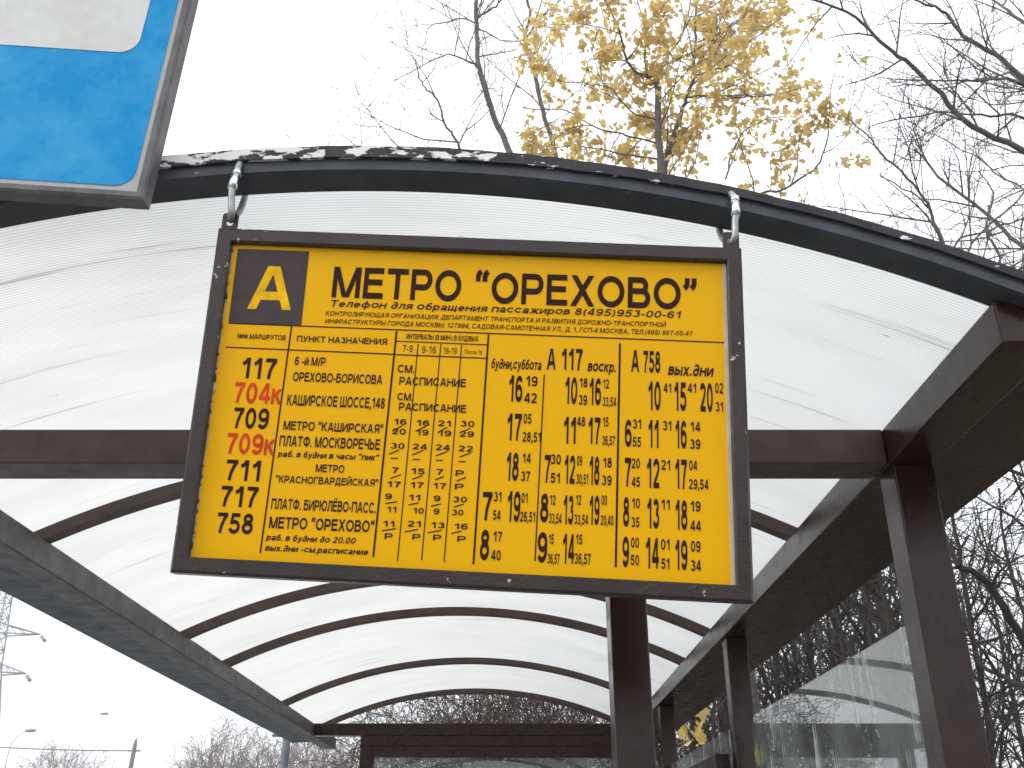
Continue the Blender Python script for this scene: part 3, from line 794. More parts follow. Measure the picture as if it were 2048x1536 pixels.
# quick links that pass through the arch and the tab
def quick_link(loc_hole, P, sleeve, label):
    o = empty('quick_link', loc_hole, label, 'quick link', 'steel links holding the timetable sign')
    P = np.array(P) - np.array(loc_hole)
    Q = smooth_poly(np.vstack([P, P[:1]]), 6)[:-1]
    t = Tubes(); t.add(Q, .0060, 10, closed=True); t.obj('link_body', o, STEEL)
    a, b = np.array(sleeve[0]) - np.array(loc_hole), np.array(sleeve[1]) - np.array(loc_hole)
    L = lambda q: a + (b - a) * q
    t = Tubes(); t.add([L(0), L(.01), L(.68), L(.69), L(.74), L(.75), L(.98), L(1)], [.0045, .0082, .0082, .0066, .0066, .0082, .0082, .0045], 6)
    t.obj('sleeve_nut', o, ZINC, False)
    return o
QL = [((-0.4808, 1.425, 2.59), [[-0.4808, 1.415, 2.5858], [-0.4781, 1.404, 2.5935], [-0.4803, 1.402, 2.6159], [-0.4824, 1.402, 2.6473], [-0.4799, 1.406, 2.6759], [-0.4804, 1.416, 2.7042], [-0.4848, 1.44, 2.7184], [-0.4906, 1.48, 2.7216], [-0.4917, 1.5, 2.71], [-0.4899, 1.497, 2.6925], [-0.4837, 1.465, 2.6442], [-0.4808, 1.435, 2.6081]], ((-0.4829, 1.401, 2.641), (-0.4787, 1.407, 2.6839)), 'left steel quick link tying the yellow sign to the peeling arch'), ((0.3693, 1.415, 2.536), [[0.3693, 1.405, 2.5324], [0.374, 1.398, 2.5437], [0.377, 1.4, 2.5703], [0.3809, 1.402, 2.589], [0.3822, 1.406, 2.6209], [0.3801, 1.416, 2.6408], [0.3764, 1.44, 2.6527], [0.3765, 1.478, 2.6581], [0.3764, 1.5, 2.65], [0.3732, 1.497, 2.6267], [0.3687, 1.465, 2.5847], [0.3682, 1.43, 2.549]], ((0.3804, 1.4, 2.5852), (0.383, 1.406, 2.6268)), 'right steel quick link, hanging where the arch slopes down')]
for q in QL: quick_link(*q)

# ------------------------------------------------------------------ blue stop sign
bs = empty('bus_stop_sign', (0, 0, 0), 'blue stop sign with a white square panel in a grey painted frame', 'sign')
bx = Vector((.99793, .03031, -.05668)).normalized(); by = Vector((.0579, -.0420, .9974)); by = (by - bx * bx.dot(by)).normalized(); bz = bx.cross(by)
BO = Vector((-0.6373, 1.365, 2.6176))
M4 = Matrix((bx, by, bz)).transposed().to_4x4(); M4.translation = BO; bs.matrix_world = M4
def rrect(bm, x0, x1, y0, y1, r, z0, z1, n=8):
    P = []
    for (cx, cy, a0) in ((x1 - r, y0 + r, -90), (x1 - r, y1 - r, 0), (x0 + r, y1 - r, 90), (x0 + r, y0 + r, 180)):
        for k in range(n + 1):
            a = math.radians(a0 + 90 * k / n); P.append((cx + r * math.cos(a), cy + r * math.sin(a)))
    A = [bm.verts.new((x, y, z0)) for x, y in P]; B = [bm.verts.new((x, y, z1)) for x, y in P]
    for k in range(len(P)): bm.faces.new((A[k], A[(k + 1) % len(P)], B[(k + 1) % len(P)], B[k]))
    bm.faces.new(A[::-1]); bm.faces.new(B); return bm
BW, BH = .64, .96      # local origin is the lower right corner of the blue field
bm_obj('sign_plate', box(bmesh.new(), -BW - .009, .009, -.009, BH + .009, -.012, .0, .0008), bs, BORD)
bm_obj('blue_field', rrect(bmesh.new(), -BW, 0, 0, BH, .033, .0003, .0012), bs, BLUE)
bm_obj('white_panel', rrect(bmesh.new(), -BW + .05, -.05, .279, BH - .05, .035, .0015, .0022), bs, WHITE)
bm = bmesh.new(); mitre(bm, -BW - .024, .024, -.024, BH + .024, .0146, -.030, .004); bm_obj('frame', bm, bs, GREYF)
for x_ in (-.30, -.54): bm_obj('bracket', box(bmesh.new(), x_, x_ + .05, .03, .09, -.056, -.031, .002), bs, GREYF)

# ------------------------------------------------------------------ leaf stuck to the glass
def leaf_poly(scale=1.0):
    a = [(0, -.18), (.04, 0), (.32, -.06), (.34, .07), (.52, .22), (.40, .28), (.40, .40), (.24, .39), (.17, .54), (0, .78)]
    P = a + [(-x, y) for x, y in a[-2:0:-1]]
    return np.array(P) * scale
def leaf_thing(name, loc, size, label, m, rot):
    bm = bmesh.new(); P = leaf_poly(size); R3 = Matrix.Rotation(rot, 3, 'X')
    c = bm.verts.new((0, 0, 0)); A = []
    for x, y in P:
        A.append(bm.verts.new((-.002 - .006 * abs(y) / size, *(Matrix.Rotation(rot, 2) @ Vector((x, y))))))
    for k in range(len(A)): bm.faces.new((c, A[k], A[(k + 1) % len(A)]))
    r = bmesh.ops.extrude_face_region(bm, geom=list(bm.faces))
    for v in [g for g in r['geom'] if isinstance(g, bmesh.types.BMVert)]: v.co.x += .0006
    o = bm_obj(name, bm, None, m); o.location = loc
    return tag(o, label, 'leaf')
leaf_thing('fallen_leaf', (.857, 3.69, 1.90), .088, 'pale yellow maple leaf stuck on the streaked glass beside a post', LEAFP, .4)

# ------------------------------------------------------------------ trees
def grow(T, p, d, L, r, lev, spec, tips):
    seg = spec['seg'][lev]; n = max(3, int(round(L / seg)))
    P = [p]; q = np.array(p, float); d = np.array(d, float)
    w, up = spec['wander'][lev], spec['up'][lev]
    for i in range(n):
        d = d + rng.normal(0, w, 3); d[2] += up; d /= np.linalg.norm(d)
        q = q + d * L / n; P.append(q.copy())
    P = np.array(P); R = np.maximum(np.linspace(r, r * .3, n + 1), spec['rmin'])
    T.add(P, R, spec['k'][lev]); kids(T, P, R, L, lev, spec, tips)
def kids(T, P, R, L, lev, spec, tips, t0=None):
    if lev + 1 >= spec['levels']:
        tips.append(P[-1]); tips.append(P[len(P) // 2]); return
    seglen = np.linalg.norm(np.diff(P, axis=0), axis=1); cum = np.concatenate([[0], np.cumsum(seglen)]); L = cum[-1]
    m = max(1, int(round(L * spec['dens'][lev] * rng.uniform(.8, 1.2))))
    a0 = spec['start'][lev] if t0 is None else t0
    for t in np.linspace(a0, .98, m) + rng.uniform(-.03, .03, m):
        t = min(max(t, .02), .99); s = t * L; i = min(np.searchsorted(cum, s) - 1, len(P) - 2); i = max(i, 0)
        f = (s - cum[i]) / max(seglen[i], 1e-6); b = P[i] * (1 - f) + P[i + 1] * f; rr = R[i] * (1 - f) + R[i + 1] * f
        d = P[i + 1] - P[i]; d /= np.linalg.norm(d)
        x = rng.normal(0, 1, 3); x -= d * (x @ d); x /= np.linalg.norm(x)
        an = math.radians(rng.uniform(*spec['ang'][lev]))
        l2 = spec['len'][lev] * rng.uniform(.6, 1.25) * (1.15 - .6 * t)
        grow(T, b, d * math.cos(an) + x * math.sin(an), l2, min(rr * .7, spec['rad'][lev]), lev + 1, spec, tips)
SPEC_FINE = dict(levels=4, seg=[.35, .22, .12, .08], wander=[.10, .12, .17, .2], up=[.02, .03, .03, .02], k=[6, 5, 4, 3], dens=[3.2, 4.2, 6.0, 0],
                 start=[.12, .12, .10, 0], ang=[(30, 70), (30, 65), (30, 70)], len=[1.15, .55, .24], rad=[.011, .0062, .0042], rmin=.0028)
SPEC_DENSE = dict(SPEC_FINE, dens=[5.0, 5.2, 6.0, 0])
SPEC_GROVE = dict(levels=4, seg=[.5, .3, .18, .12], wander=[.05, .14, .2, .25], up=[.03, .05, .03, .01], k=[7, 5, 4, 3], dens=[3.2, 3.8, 4.6, 0],
                  start=[.16, .10, .1, 0], ang=[(18, 55), (25, 65), (30, 70)], len=[2.3, .95, .40], rad=[.026, .0095, .0052], rmin=.0034)
SPEC_SHRUB = dict(levels=4, seg=[.3, .2, .14, .1], wander=[.09, .16, .22, .25], up=[.0, .0, .0, .0], k=[6, 4, 3, 3], dens=[3.4, 4.6, 6.0, 0],
                  start=[.2, .10, .1, 0], ang=[(20, 60), (25, 70), (30, 70)], len=[1.5, .75, .36], rad=[.014, .008, .005], rmin=.0036)
SPEC_FAR = dict(levels=4, seg=[.9, .6, .4, .3], wander=[.05, .14, .2, .25], up=[.03, .08, .05, .02], k=[5, 4, 3, 3], dens=[2.4, 2.0, 2.2, 0],
                start=[.2, .15, .1, 0], ang=[(25, 60), (25, 60), (30, 65)], len=[3.2, 1.5, .8], rad=[.07, .035, .022], rmin=.016)

def guided_tree(name, loc, label, cat, trunk, limbs, spec, m, group=None, leaves=None, rt=.16, thin=.58):
    """trunk: points from the ground up with radius; limbs: list of (points, r0, r1)"""
    o = empty(name, loc, label, cat, group); L0 = np.array(loc, float)
    T = Tubes(); P = smooth_poly(np.array(trunk), 4); T.add(P - L0, np.linspace(rt, limbs[0][1] * thin, len(P)), 10); T.obj('trunk', o, m)
    T = Tubes(); tips = []
    for pts, r0, r1 in limbs:
        P = smooth_poly(np.array(pts), 4); P[1:-1] += rng.normal(0, .007, (len(P) - 2, 3)); P = P - L0
        R = np.linspace(r0 * thin, r1 * .75, len(P)); T.add(P, R, 7); kids(T, P, R, 0, 0, spec, tips)
    T.obj('crown', o, m)
    if leaves:
        foliage(o, np.array(tips), *leaves)
    return o
LP = leaf_poly(1.0); LPN = len(LP)
def foliage(o, C, count, size, m, keep=None):
    if keep is not None: C = C[keep(C + np.array(o.location))]
    wt = rng.gamma(.55, 1, len(C)); idx = rng.choice(len(C), count, p=wt / wt.sum()); p = C[idx] + rng.normal(0, .055, (count, 3)); p[:, 2] -= rng.uniform(0, .08, count)
    V = np.zeros((count, LPN, 3)); s = size * rng.uniform(.65, 1.2, count)
    # random hang: leaf tip mostly downwards, blade turned any way
    tip = rng.normal(0, .65, (count, 3)); tip[:, 2] -= .8; tip /= np.linalg.norm(tip, axis=1)[:, None]
    nr = rng.normal(0, 1, (count, 3)); side = np.cross(tip, nr); side /= np.linalg.norm(side, axis=1)[:, None]; nn_ = np.cross(side, tip)
    curl = rng.uniform(-.5, .5, count)
    x, y = LP[:, 0], LP[:, 1]
    V = p[:, None] + s[:, None, None] * (x[None, :, None] * side[:, None] + y[None, :, None] * tip[:, None] + (np.abs(x)[None, :, None] * curl[:, None, None]) * nn_[:, None])
    # split down the midrib into two n-gons so that each half stays flat when curled
    h = LPN // 2 + 1
    base = (np.arange(count) * LPN)[:, None]
    A = base + np.arange(h)[None]; B = base + np.concatenate([[0], np.arange(h - 1, LPN)])[None]
    loops = np.concatenate([A, B], 1).ravel(); sizes = np.tile([h, LPN - h + 2], count)
    me = mesh_np('foliage', V.reshape(-1, 3), loops, sizes)
    return link('foliage', me, o, m)

# ------------------------------------------------------------------ trees (limb courses in metres)
def exec_trees():
    b1 = [[-0.01, 10.5, 9.92], [-0.24, 10.47, 10.58], [-0.38, 10.43, 11.08], [-0.45, 10.4, 11.41], [-0.5, 10.37, 12.08], [-0.5, 10.33, 12.53], [-0.47, 10.3, 13.1]]
    b1a = [[-0.45, 10.45, 11.41], [-0.66, 10.24, 11.35], [-0.85, 10.02, 11.21], [-1.12, 9.81, 10.86], [-1.47, 9.6, 10.38]]
    b1b = [[-0.5, 10.4, 12.16], [-0.69, 10.52, 12.36], [-0.99, 10.65, 12.42], [-1.22, 10.77, 12.44], [-1.26, 10.9, 12.27]]
    b1c = [[-0.49, 10.4, 12.24], [-0.32, 10.27, 12.27], [-0.14, 10.13, 12.32], [-0.03, 10.0, 12.47]]
    b1d = [[-0.47, 10.4, 12.07], [-0.33, 10.6, 12.17], [-0.11, 10.8, 12.22], [0.19, 11.0, 12.42]]
    b2 = [[0.58, 11.2, 10.7], [0.44, 11.17, 11.27], [0.34, 11.14, 11.87], [0.27, 11.11, 12.13], [0.19, 11.09, 12.5], [0.27, 11.06, 12.99], [0.23, 11.03, 13.27], [0.24, 11.0, 13.77]]
    b2a = [[0.21, 11.1, 12.57], [0.46, 10.93, 12.86], [0.64, 10.77, 12.89], [0.86, 10.6, 13.07]]
    b3 = [[-0.64, 10.0, 9.6], [-0.74, 9.93, 9.79], [-0.85, 9.87, 9.94], [-0.94, 9.8, 10.25], [-1.1, 9.73, 10.38], [-1.18, 9.67, 10.55], [-1.22, 9.6, 10.74]]
    b3a = [[-0.68, 10.0, 9.72], [-0.56, 10.1, 10.05], [-0.43, 10.2, 10.26], [-0.3, 10.3, 10.52]]
    b4 = [[-1.26, 9.8, 9.4], [-1.47, 9.7, 9.54], [-1.63, 9.6, 9.71], [-1.75, 9.5, 9.83], [-1.83, 9.4, 9.86]]
    b4a = [[-1.79, 9.6, 9.24], [-1.88, 9.4, 9.24], [-2.0, 9.2, 9.22]]
    y1 = [[1.66, 9.0, 8.55], [1.66, 9.0, 8.91], [1.68, 9.0, 9.32], [1.7, 9.0, 9.78], [1.69, 9.0, 9.89]]
    y1a = [[1.69, 9.0, 9.89], [1.48, 8.9, 9.84], [1.34, 8.8, 9.94], [1.28, 8.7, 10.08], [1.24, 8.6, 10.22], [1.1, 8.5, 10.55], [1.07, 8.4, 10.81]]
    y1b = [[1.69, 9.0, 9.89], [1.85, 9.12, 10.29], [2.1, 9.25, 10.78], [2.25, 9.38, 11.34], [2.35, 9.5, 11.92]]
    y2 = [[1.75, 9.2, 8.71], [1.84, 9.2, 9.07], [1.96, 9.2, 9.41], [2.07, 9.2, 9.76], [2.19, 9.2, 10.08], [2.24, 9.2, 10.57], [2.28, 9.2, 11.07], [2.38, 9.2, 11.6]]
    y2a = [[2.22, 9.2, 10.1], [2.37, 9.02, 10.01], [2.5, 8.84, 9.9], [2.65, 8.66, 9.96], [2.7, 8.48, 9.94], [2.93, 8.3, 10.03]]
    y2b = [[2.07, 9.2, 9.76], [2.29, 8.95, 9.58], [2.57, 8.7, 9.32], [2.86, 8.45, 9.13], [3.03, 8.2, 8.8]]
    y2c = [[2.24, 9.2, 10.28], [2.7, 9.47, 11.08], [3.29, 9.73, 11.71], [3.74, 10.0, 12.08]]
    y3 = [[2.62, 8.6, 7.91], [2.8, 8.48, 7.87], [3.12, 8.36, 8.06], [3.2, 8.24, 8.13], [3.25, 8.12, 8.36], [3.19, 8.0, 8.39]]
    y3a = [[2.32, 8.8, 8.26], [2.44, 8.67, 8.64], [2.65, 8.53, 8.81], [2.95, 8.4, 8.8]]
    y1c = [[1.68, 9.0, 9.24], [1.33, 8.8, 9.22], [1.12, 8.6, 9.34], [0.87, 8.4, 9.23], [0.47, 8.2, 9.12]]
    y1d = [[1.66, 9.0, 8.91], [1.22, 8.9, 8.97], [0.89, 8.8, 9.0], [0.57, 8.7, 9.13], [0.09, 8.6, 9.08]]
    y1e = [[1.65, 9.0, 8.69], [1.24, 9.2, 8.93], [0.76, 9.4, 9.2], [0.28, 9.6, 9.28]]
    y1f = [[1.34, 8.8, 9.94], [1.06, 8.95, 10.12], [0.92, 9.1, 10.23], [0.84, 9.25, 10.0], [0.62, 9.4, 9.86]]
    r1 = [[6.11, 8.4, 7.54], [5.3, 8.25, 8.2], [4.73, 8.1, 8.41], [4.33, 7.95, 8.84], [4.04, 7.8, 9.0], [3.75, 7.65, 9.13], [3.48, 7.5, 9.3], [3.07, 7.35, 9.36], [2.79, 7.2, 9.31]]
    r1a = [[6.42, 8.4, 8.75], [5.42, 8.13, 9.0], [4.91, 7.87, 8.81], [4.12, 7.6, 8.56]]
    r2 = [[6.36, 8.4, 8.52], [5.58, 8.34, 9.27], [5.3, 8.29, 9.55], [4.98, 8.23, 9.77], [4.82, 8.17, 10.01], [4.72, 8.11, 10.03], [4.47, 8.06, 10.1], [4.31, 8.0, 10.17]]
    r3 = [[5.82, 8.4, 6.44], [5.25, 8.6, 7.26], [5.07, 8.8, 7.82], [4.75, 9.0, 8.44], [4.72, 9.2, 8.98], [4.74, 9.4, 9.4]]
    r4 = [[6.55, 8.4, 9.22], [5.94, 8.6, 10.35], [5.83, 8.8, 10.83], [5.81, 9.0, 11.29]]
    r6 = [[6.19, 8.4, 7.86], [5.57, 8.52, 8.85], [5.28, 8.64, 9.0], [4.89, 8.76, 9.15], [4.36, 8.88, 9.16], [4.17, 9.0, 9.19]]
    s1 = [[3.93, 7.6, 6.33], [3.87, 7.53, 6.65], [3.8, 7.47, 6.92], [3.66, 7.4, 7.15], [3.43, 7.33, 7.37], [3.27, 7.27, 7.61], [3.07, 7.2, 7.75]]
    s2 = [[4.35, 7.6, 6.33], [4.3, 7.55, 6.69], [4.34, 7.5, 6.9], [4.39, 7.45, 7.11], [4.28, 7.4, 7.3]]
    s1a = [[3.82, 7.5, 6.94], [3.58, 7.33, 7.01], [3.37, 7.17, 6.99], [3.19, 7.0, 6.96]]
    s3 = [[4.12, 7.8, 6.75], [4.29, 7.6, 6.75], [4.59, 7.4, 6.78], [4.87, 7.2, 6.78]]
    s4 = [[5.02, 8.0, 7.5], [4.88, 8.1, 7.78], [4.81, 8.2, 8.05], [4.5, 8.3, 8.42], [4.37, 8.4, 8.61]]
    q1 = [[3.91, 7.0, 2.06], [3.7, 6.89, 2.45], [3.44, 6.77, 2.92], [3.31, 6.66, 3.08], [3.14, 6.54, 3.28], [2.94, 6.43, 3.34], [2.74, 6.31, 3.43], [2.53, 6.2, 3.56]]
    q2 = [[3.66, 6.8, 2.48], [3.45, 6.92, 2.64], [3.37, 7.04, 2.74], [3.3, 7.16, 2.83], [3.32, 7.28, 3.09], [3.35, 7.4, 3.42]]
    q3 = [[3.6, 8.0, 1.99], [3.63, 8.03, 2.22], [3.7, 8.07, 2.81], [3.71, 8.1, 3.25], [3.73, 8.13, 3.57], [3.77, 8.17, 4.05], [3.78, 8.2, 4.4]]
    q4 = [[3.86, 10.0, 3.28], [3.71, 9.88, 3.58], [3.52, 9.75, 3.61], [3.31, 9.62, 3.65], [3.05, 9.5, 3.73]]

    s = .055
    guided_tree('bare_tree', (1.25, 10.6, -.15), 'bare tree with a tall bluish grey trunk left of the yellow leaves', 'tree',
        [(1.25, 10.6, -.15), (1.2, 10.55, 3), (.85, 10.55, 6), (.32, 10.5, 8.6), (-.01, 10.5, 9.92)],
        [(b1, .075, .034), (b1a, .024, .007), (b1b, .022, .007), (b1c, .03, .012), (b1d, .020, .008)], SPEC_FINE, BARK, 'bare trees above the shelter roof', rt=.16)
    guided_tree('bare_tree', (1.35, 11.3, -.15), 'slimmer bare tree with a forked trunk partly behind the yellow leaves', 'tree',
        [(1.35, 11.3, -.15), (1.3, 11.3, 4), (.95, 11.25, 8), (.58, 11.2, 10.7)],
        [(b2, .06, .024), (b2a, .024, .008)], SPEC_FINE, BARK, 'bare trees above the shelter roof', rt=.14)
    guided_tree('bare_tree', (1.1, 10.0, -.15), 'small thin bare tree just showing over the peeling roof edge', 'tree',
        [(1.1, 10, -.15), (1.0, 10, 4), (-.2, 10, 8), (-.64, 10, 9.6)],
        [(b3, .03, .009), (b3a, .018, .007)], SPEC_FINE, BARK, 'bare trees above the shelter roof', rt=.08)
    guided_tree('bare_tree', (1.15, 9.8, -.15), 'faint wispy sapling top farthest left above the roof', 'tree',
        [(1.15, 9.8, -.15), (1.1, 9.8, 4), (-.3, 9.8, 7.5), (-1.26, 9.8, 9.4)],
        [(b4, .014, .005), (b4a, .012, .005)], SPEC_FINE, BARK, 'bare trees above the shelter roof', rt=.03)
    # the yellow maple
    guided_tree('maple_tree', (2.12, 9.1, -.15), 'maple tree with thinning yellow autumn leaves rising behind the roof', 'tree',
        [(2.12, 9.1, -.15), (2.08, 9.1, 3), (1.85, 9.05, 6), (1.66, 9.0, 8.55)],
        [(y1, .070, .050), (y1a, .032, .010), (y1b, .030, .010), ([(1.68, 9.06, 7.6)] + y2, .060, .014), (y2a, .024, .007), (y2b, .022, .007), (y2c, .020, .007),
         ([(1.8, 9.05, 6.6), (2.2, 8.8, 7.4)] + y3, .030, .007), (y3a, .018, .006), (y1c, .018, .006), (y1d, .020, .006), (y1e, .020, .006), (y1f, .016, .006)],
        SPEC_FINE, BARK, leaves=(5400, .093, LEAF, lambda p: (p[:, 0] > .12) & (p[:, 0] < 3.75)), rt=.11)
    # big bare tree off to the right, its limbs reaching into the sky
    guided_tree('bare_tree', (6.9, 8.5, -.15), 'big bare tree whose limbs reach in from the upper right corner', 'tree',
        [(6.9, 8.5, -.15), (6.8, 8.5, 3), (6.6, 8.45, 5.6), (6.45, 8.4, 8.2), (6.6, 8.4, 9.4)],
        [(r1, .060, .010), (r1a, .045, .010), (r2, .055, .010), (r3, .045, .008), (r4, .045, .012), (r6, .032, .007)], SPEC_DENSE, BARK, 'bare trees at the right', rt=.20, thin=.6)
    guided_tree('bare_tree', (3.3, 7.7, -.15), 'thin bare tree showing just above the descending right roof edge', 'tree',
        [(3.3, 7.7, -.15), (3.28, 7.7, 2), (3.3, 7.7, 4), (3.6, 7.65, 5.4), (3.93, 7.6, 6.33)],
        [(s1, .030, .007), ([(3.55, 7.66, 5.2)] + s2, .026, .007), (s1a, .014, .006), ([(3.75, 7.64, 5.8)] + s3, .022, .008), ([(3.9, 7.62, 6.2), (4.4, 7.8, 6.9)] + s4, .020, .006)],
        SPEC_FINE, BARK, 'bare trees at the right', rt=.07)
    # leaning trunks beside the near post
    guided_tree('leaning_tree', (4.75, 7.4, -.15), 'bare tree with a thick leaning trunk right of the near shelter post', 'tree',
        [(4.75, 7.4, -.15), (4.35, 7.2, 1.1), (3.91, 7.0, 2.06)],
        [(q1[:6], .062, .030), ([q1[5], (2.80, 6.4, 4.0), (2.85, 6.45, 4.9), (2.8, 6.5, 5.6)], .03, .01), ([(4.3, 7.15, 1.3)] + q2, .045, .012),
         ([q1[2], (3.7, 6.8, 3.9), (3.85, 6.9, 4.9), (3.95, 7, 5.7)], .032, .008), ([q1[1], (4.2, 6.9, 3.3), (4.5, 6.9, 4.3)], .03, .008)], SPEC_FINE, BARKD, 'bare trees at the right', rt=.11)
    guided_tree('bare_tree', (3.58, 8, -.15), 'upright slim bare tree just right of the near shelter post', 'tree',
        [(3.58, 8, -.15), (3.6, 8, 1.0), (3.6, 8, 1.99)],
        [(q3 + [(3.85, 8.2, 5.4), (3.8, 8.2, 6.2)], .050, .012), ([q3[1], (4.0, 8.0, 3.0), (4.4, 8.0, 4.2)], .022, .007), ([q3[2], (3.3, 8.2, 3.6), (3.1, 8.3, 4.6)], .02, .007)],
        SPEC_FINE, BARKD, 'bare trees at the right', rt=.065)

    # the grove behind the shelter: four grown trees, each standing several times
    protos = []
    for k in range(4):
        T = Tubes(); n = 12; H = [7.2, 6.6, 7.6, 6.2][k]
        P = np.array([(0, 0, H * i / n) for i in range(n + 1)], float); P[1:, :2] += np.cumsum(rng.normal(0, .05, (n, 2)), 0)
        R = np.linspace([.085, .065, .10, .055][k], .012, n + 1); T.add(P, R, 9); tm = T.mesh('trunk'); tm.materials.append(BARKD)
        T = Tubes(); kids(T, P, R, 0, 0, SPEC_GROVE, [], t0=.14); cm = T.mesh('crown'); cm.materials.append(BARKD)
        for me in (tm, cm): me.polygons.foreach_set('use_smooth', [True] * len(me.polygons))
        protos.append((tm, cm))
    spots = [(1590, 12), (1652, 10.5), (1690, 9), (1738, 8), (1775, 13), (1620, 16), (1560, 15), (1830, 11), (2010, 12.5), (1950, 16), (2090, 10),
             (1480, 14), (1420, 12.5), (1370, 18), (1345, 15), (1540, 20), (1700, 19), (1860, 20), (1670, 14.5),
             (1980, 21), (1450, 24), (1510, 11.5), (1600, 22), (2060, 18), (1720, 11), (1630, 11.5), (1395, 21)]
    for i, (u, y) in enumerate(spots):
        x = (u - 1024) / 1989 * y / .985 / .9026 * .93
        o = empty('grove_tree', (x, y, -.15), 'dark bare tree of the dense grove behind the shelter', 'tree', 'dark bare trees of the grove behind the shelter')
        o.rotation_euler = (0, 0, rng.uniform(0, 6.28)); sc_ = rng.uniform(.85, 1.08); o.scale = (sc_, sc_, sc_)
        tm, cm = protos[i % 4]
        for nme, me in (('trunk', tm), ('crown', cm)):
            c = bpy.data.objects.new(nme, me); COL.objects.link(c); c.parent = o
    # many-stemmed bushes beyond the end wall
    bp = []
    for k in range(3):
        T = Tubes()
        for j in range(8):
            a = rng.uniform(0, 6.28); d = np.array((math.cos(a) * .42, math.sin(a) * .42, 1.)); P = [np.array((math.cos(a) * .1, math.sin(a) * .1, 0))]
            for i in range(9):
                d = d + rng.normal(0, .09, 3); d[2] -= .05 * i / 4; q_ = d / np.linalg.norm(d); P.append(P[-1] + q_ * rng.uniform(.38, .5))
            P = np.array(P); R = np.linspace(.020, .005, len(P)); T.add(P, R, 6); kids(T, P, R, 0, 0, SPEC_SHRUB, [])
        me = T.mesh('stems'); me.materials.append(BARKB); me.polygons.foreach_set('use_smooth', [True] * len(me.polygons)); bp.append(me)
    for i, (x, y, s_) in enumerate([(.55, 11.2, .85), (.25, 12.2, .88), (.75, 13.0, 1.0), (.1, 13.6, .92), (.9, 14.2, 1.1), (-.6, 14.8, .86), (.4, 15.5, 1.1), (1.3, 15.5, 1.2), (-1.2, 17, .9), (1.4, 17.5, 1.3)]):
        o = empty('bush', (x, y, -.15), 'brown leafless bush behind the end wall of the shelter', 'bush', 'leafless bushes behind the end wall')
        o.rotation_euler = (0, 0, rng.uniform(0, 6.28)); o.scale = (s_,) * 3
        c = bpy.data.objects.new('stems', bp[i % 3]); COL.objects.link(c); c.parent = o
    # undergrowth sapling that still holds three big yellow leaves
    o = empty('maple_sapling', (1.66, 8.6, -.15), 'dark sapling holding a few bright yellow leaves seen between two shelter posts', 'sapling')
    T = Tubes(); P = smooth_poly([(0, 0, 0), (.03, 0, 1.2), (-.02, 0, 2.3), (.02, 0, 3.0), (0, .05, 3.5)], 4); R = np.linspace(.022, .007, len(P)); T.add(P, R, 7); T.obj('trunk', o, BARKD)
    T = Tubes(); kids(T, P, R, 0, 0, SPEC_FINE, [], t0=.4); T.obj('crown', o, BARKD)
    foliage(o, np.array([(-.12, -.12, 2.92), (-.10, -.12, 2.86), (-.17, -.12, 2.80), (-.15, -.14, 2.74)]), 9, .14, LEAF)

    # far treeline across the road
    fp = []
    for k in range(3):
        T = Tubes(); n = 10; H = [10.2, 9.0, 9.6][k]
        P = np.array([(0, 0, H * .85 * i / n) for i in range(n + 1)], float); P[1:, :2] += np.cumsum(rng.normal(0, .08, (n, 2)), 0)
        R = np.linspace(.17, .03, n + 1); T.add(P, R, 6); tm = T.mesh('trunk'); tm.materials.append(BARKF)
        T = Tubes(); kids(T, P, R, 0, 0, SPEC_FAR, [], t0=.18); cm = T.mesh('crown'); cm.materials.append(BARKF); fp.append((tm, cm))
    far = []
    for i in range(34):
        y = rng.uniform(72, 92); u = 350 + (725 - 350) * (i + rng.uniform(0, .8)) / 34
        top = 1.12 if u > 400 else .9
        far.append((u, y, top * rng.uniform(.85, 1.08), 'reddish grey bare tree in the treeline across the road beside the beam end', 'treeline trees beside the beam end'))
    for i in range(9):
        y = rng.uniform(112, 130); u = 85 + 125 * (i + rng.uniform(0, .8)) / 9
        far.append((u, y, rng.uniform(1.15, 1.4), 'pale distant bare tree near the pylon', 'pale distant trees near the pylon'))
    for i, (u, y, s_, lab, grp) in enumerate(far):
        x = (u - 1024) / 1989 * y / 1.06 * 1.0
        o = empty('distant_tree', (x, y, -.15), lab, 'tree', grp); o.rotation_euler = (0, 0, rng.uniform(0, 6.28)); o.scale = (s_, s_, s_)
        for nme, me in (('trunk', fp[i % 3][0]), ('crown', fp[i % 3][1])):
            c = bpy.data.objects.new(nme, me); COL.objects.link(c); c.parent = o

exec_trees()

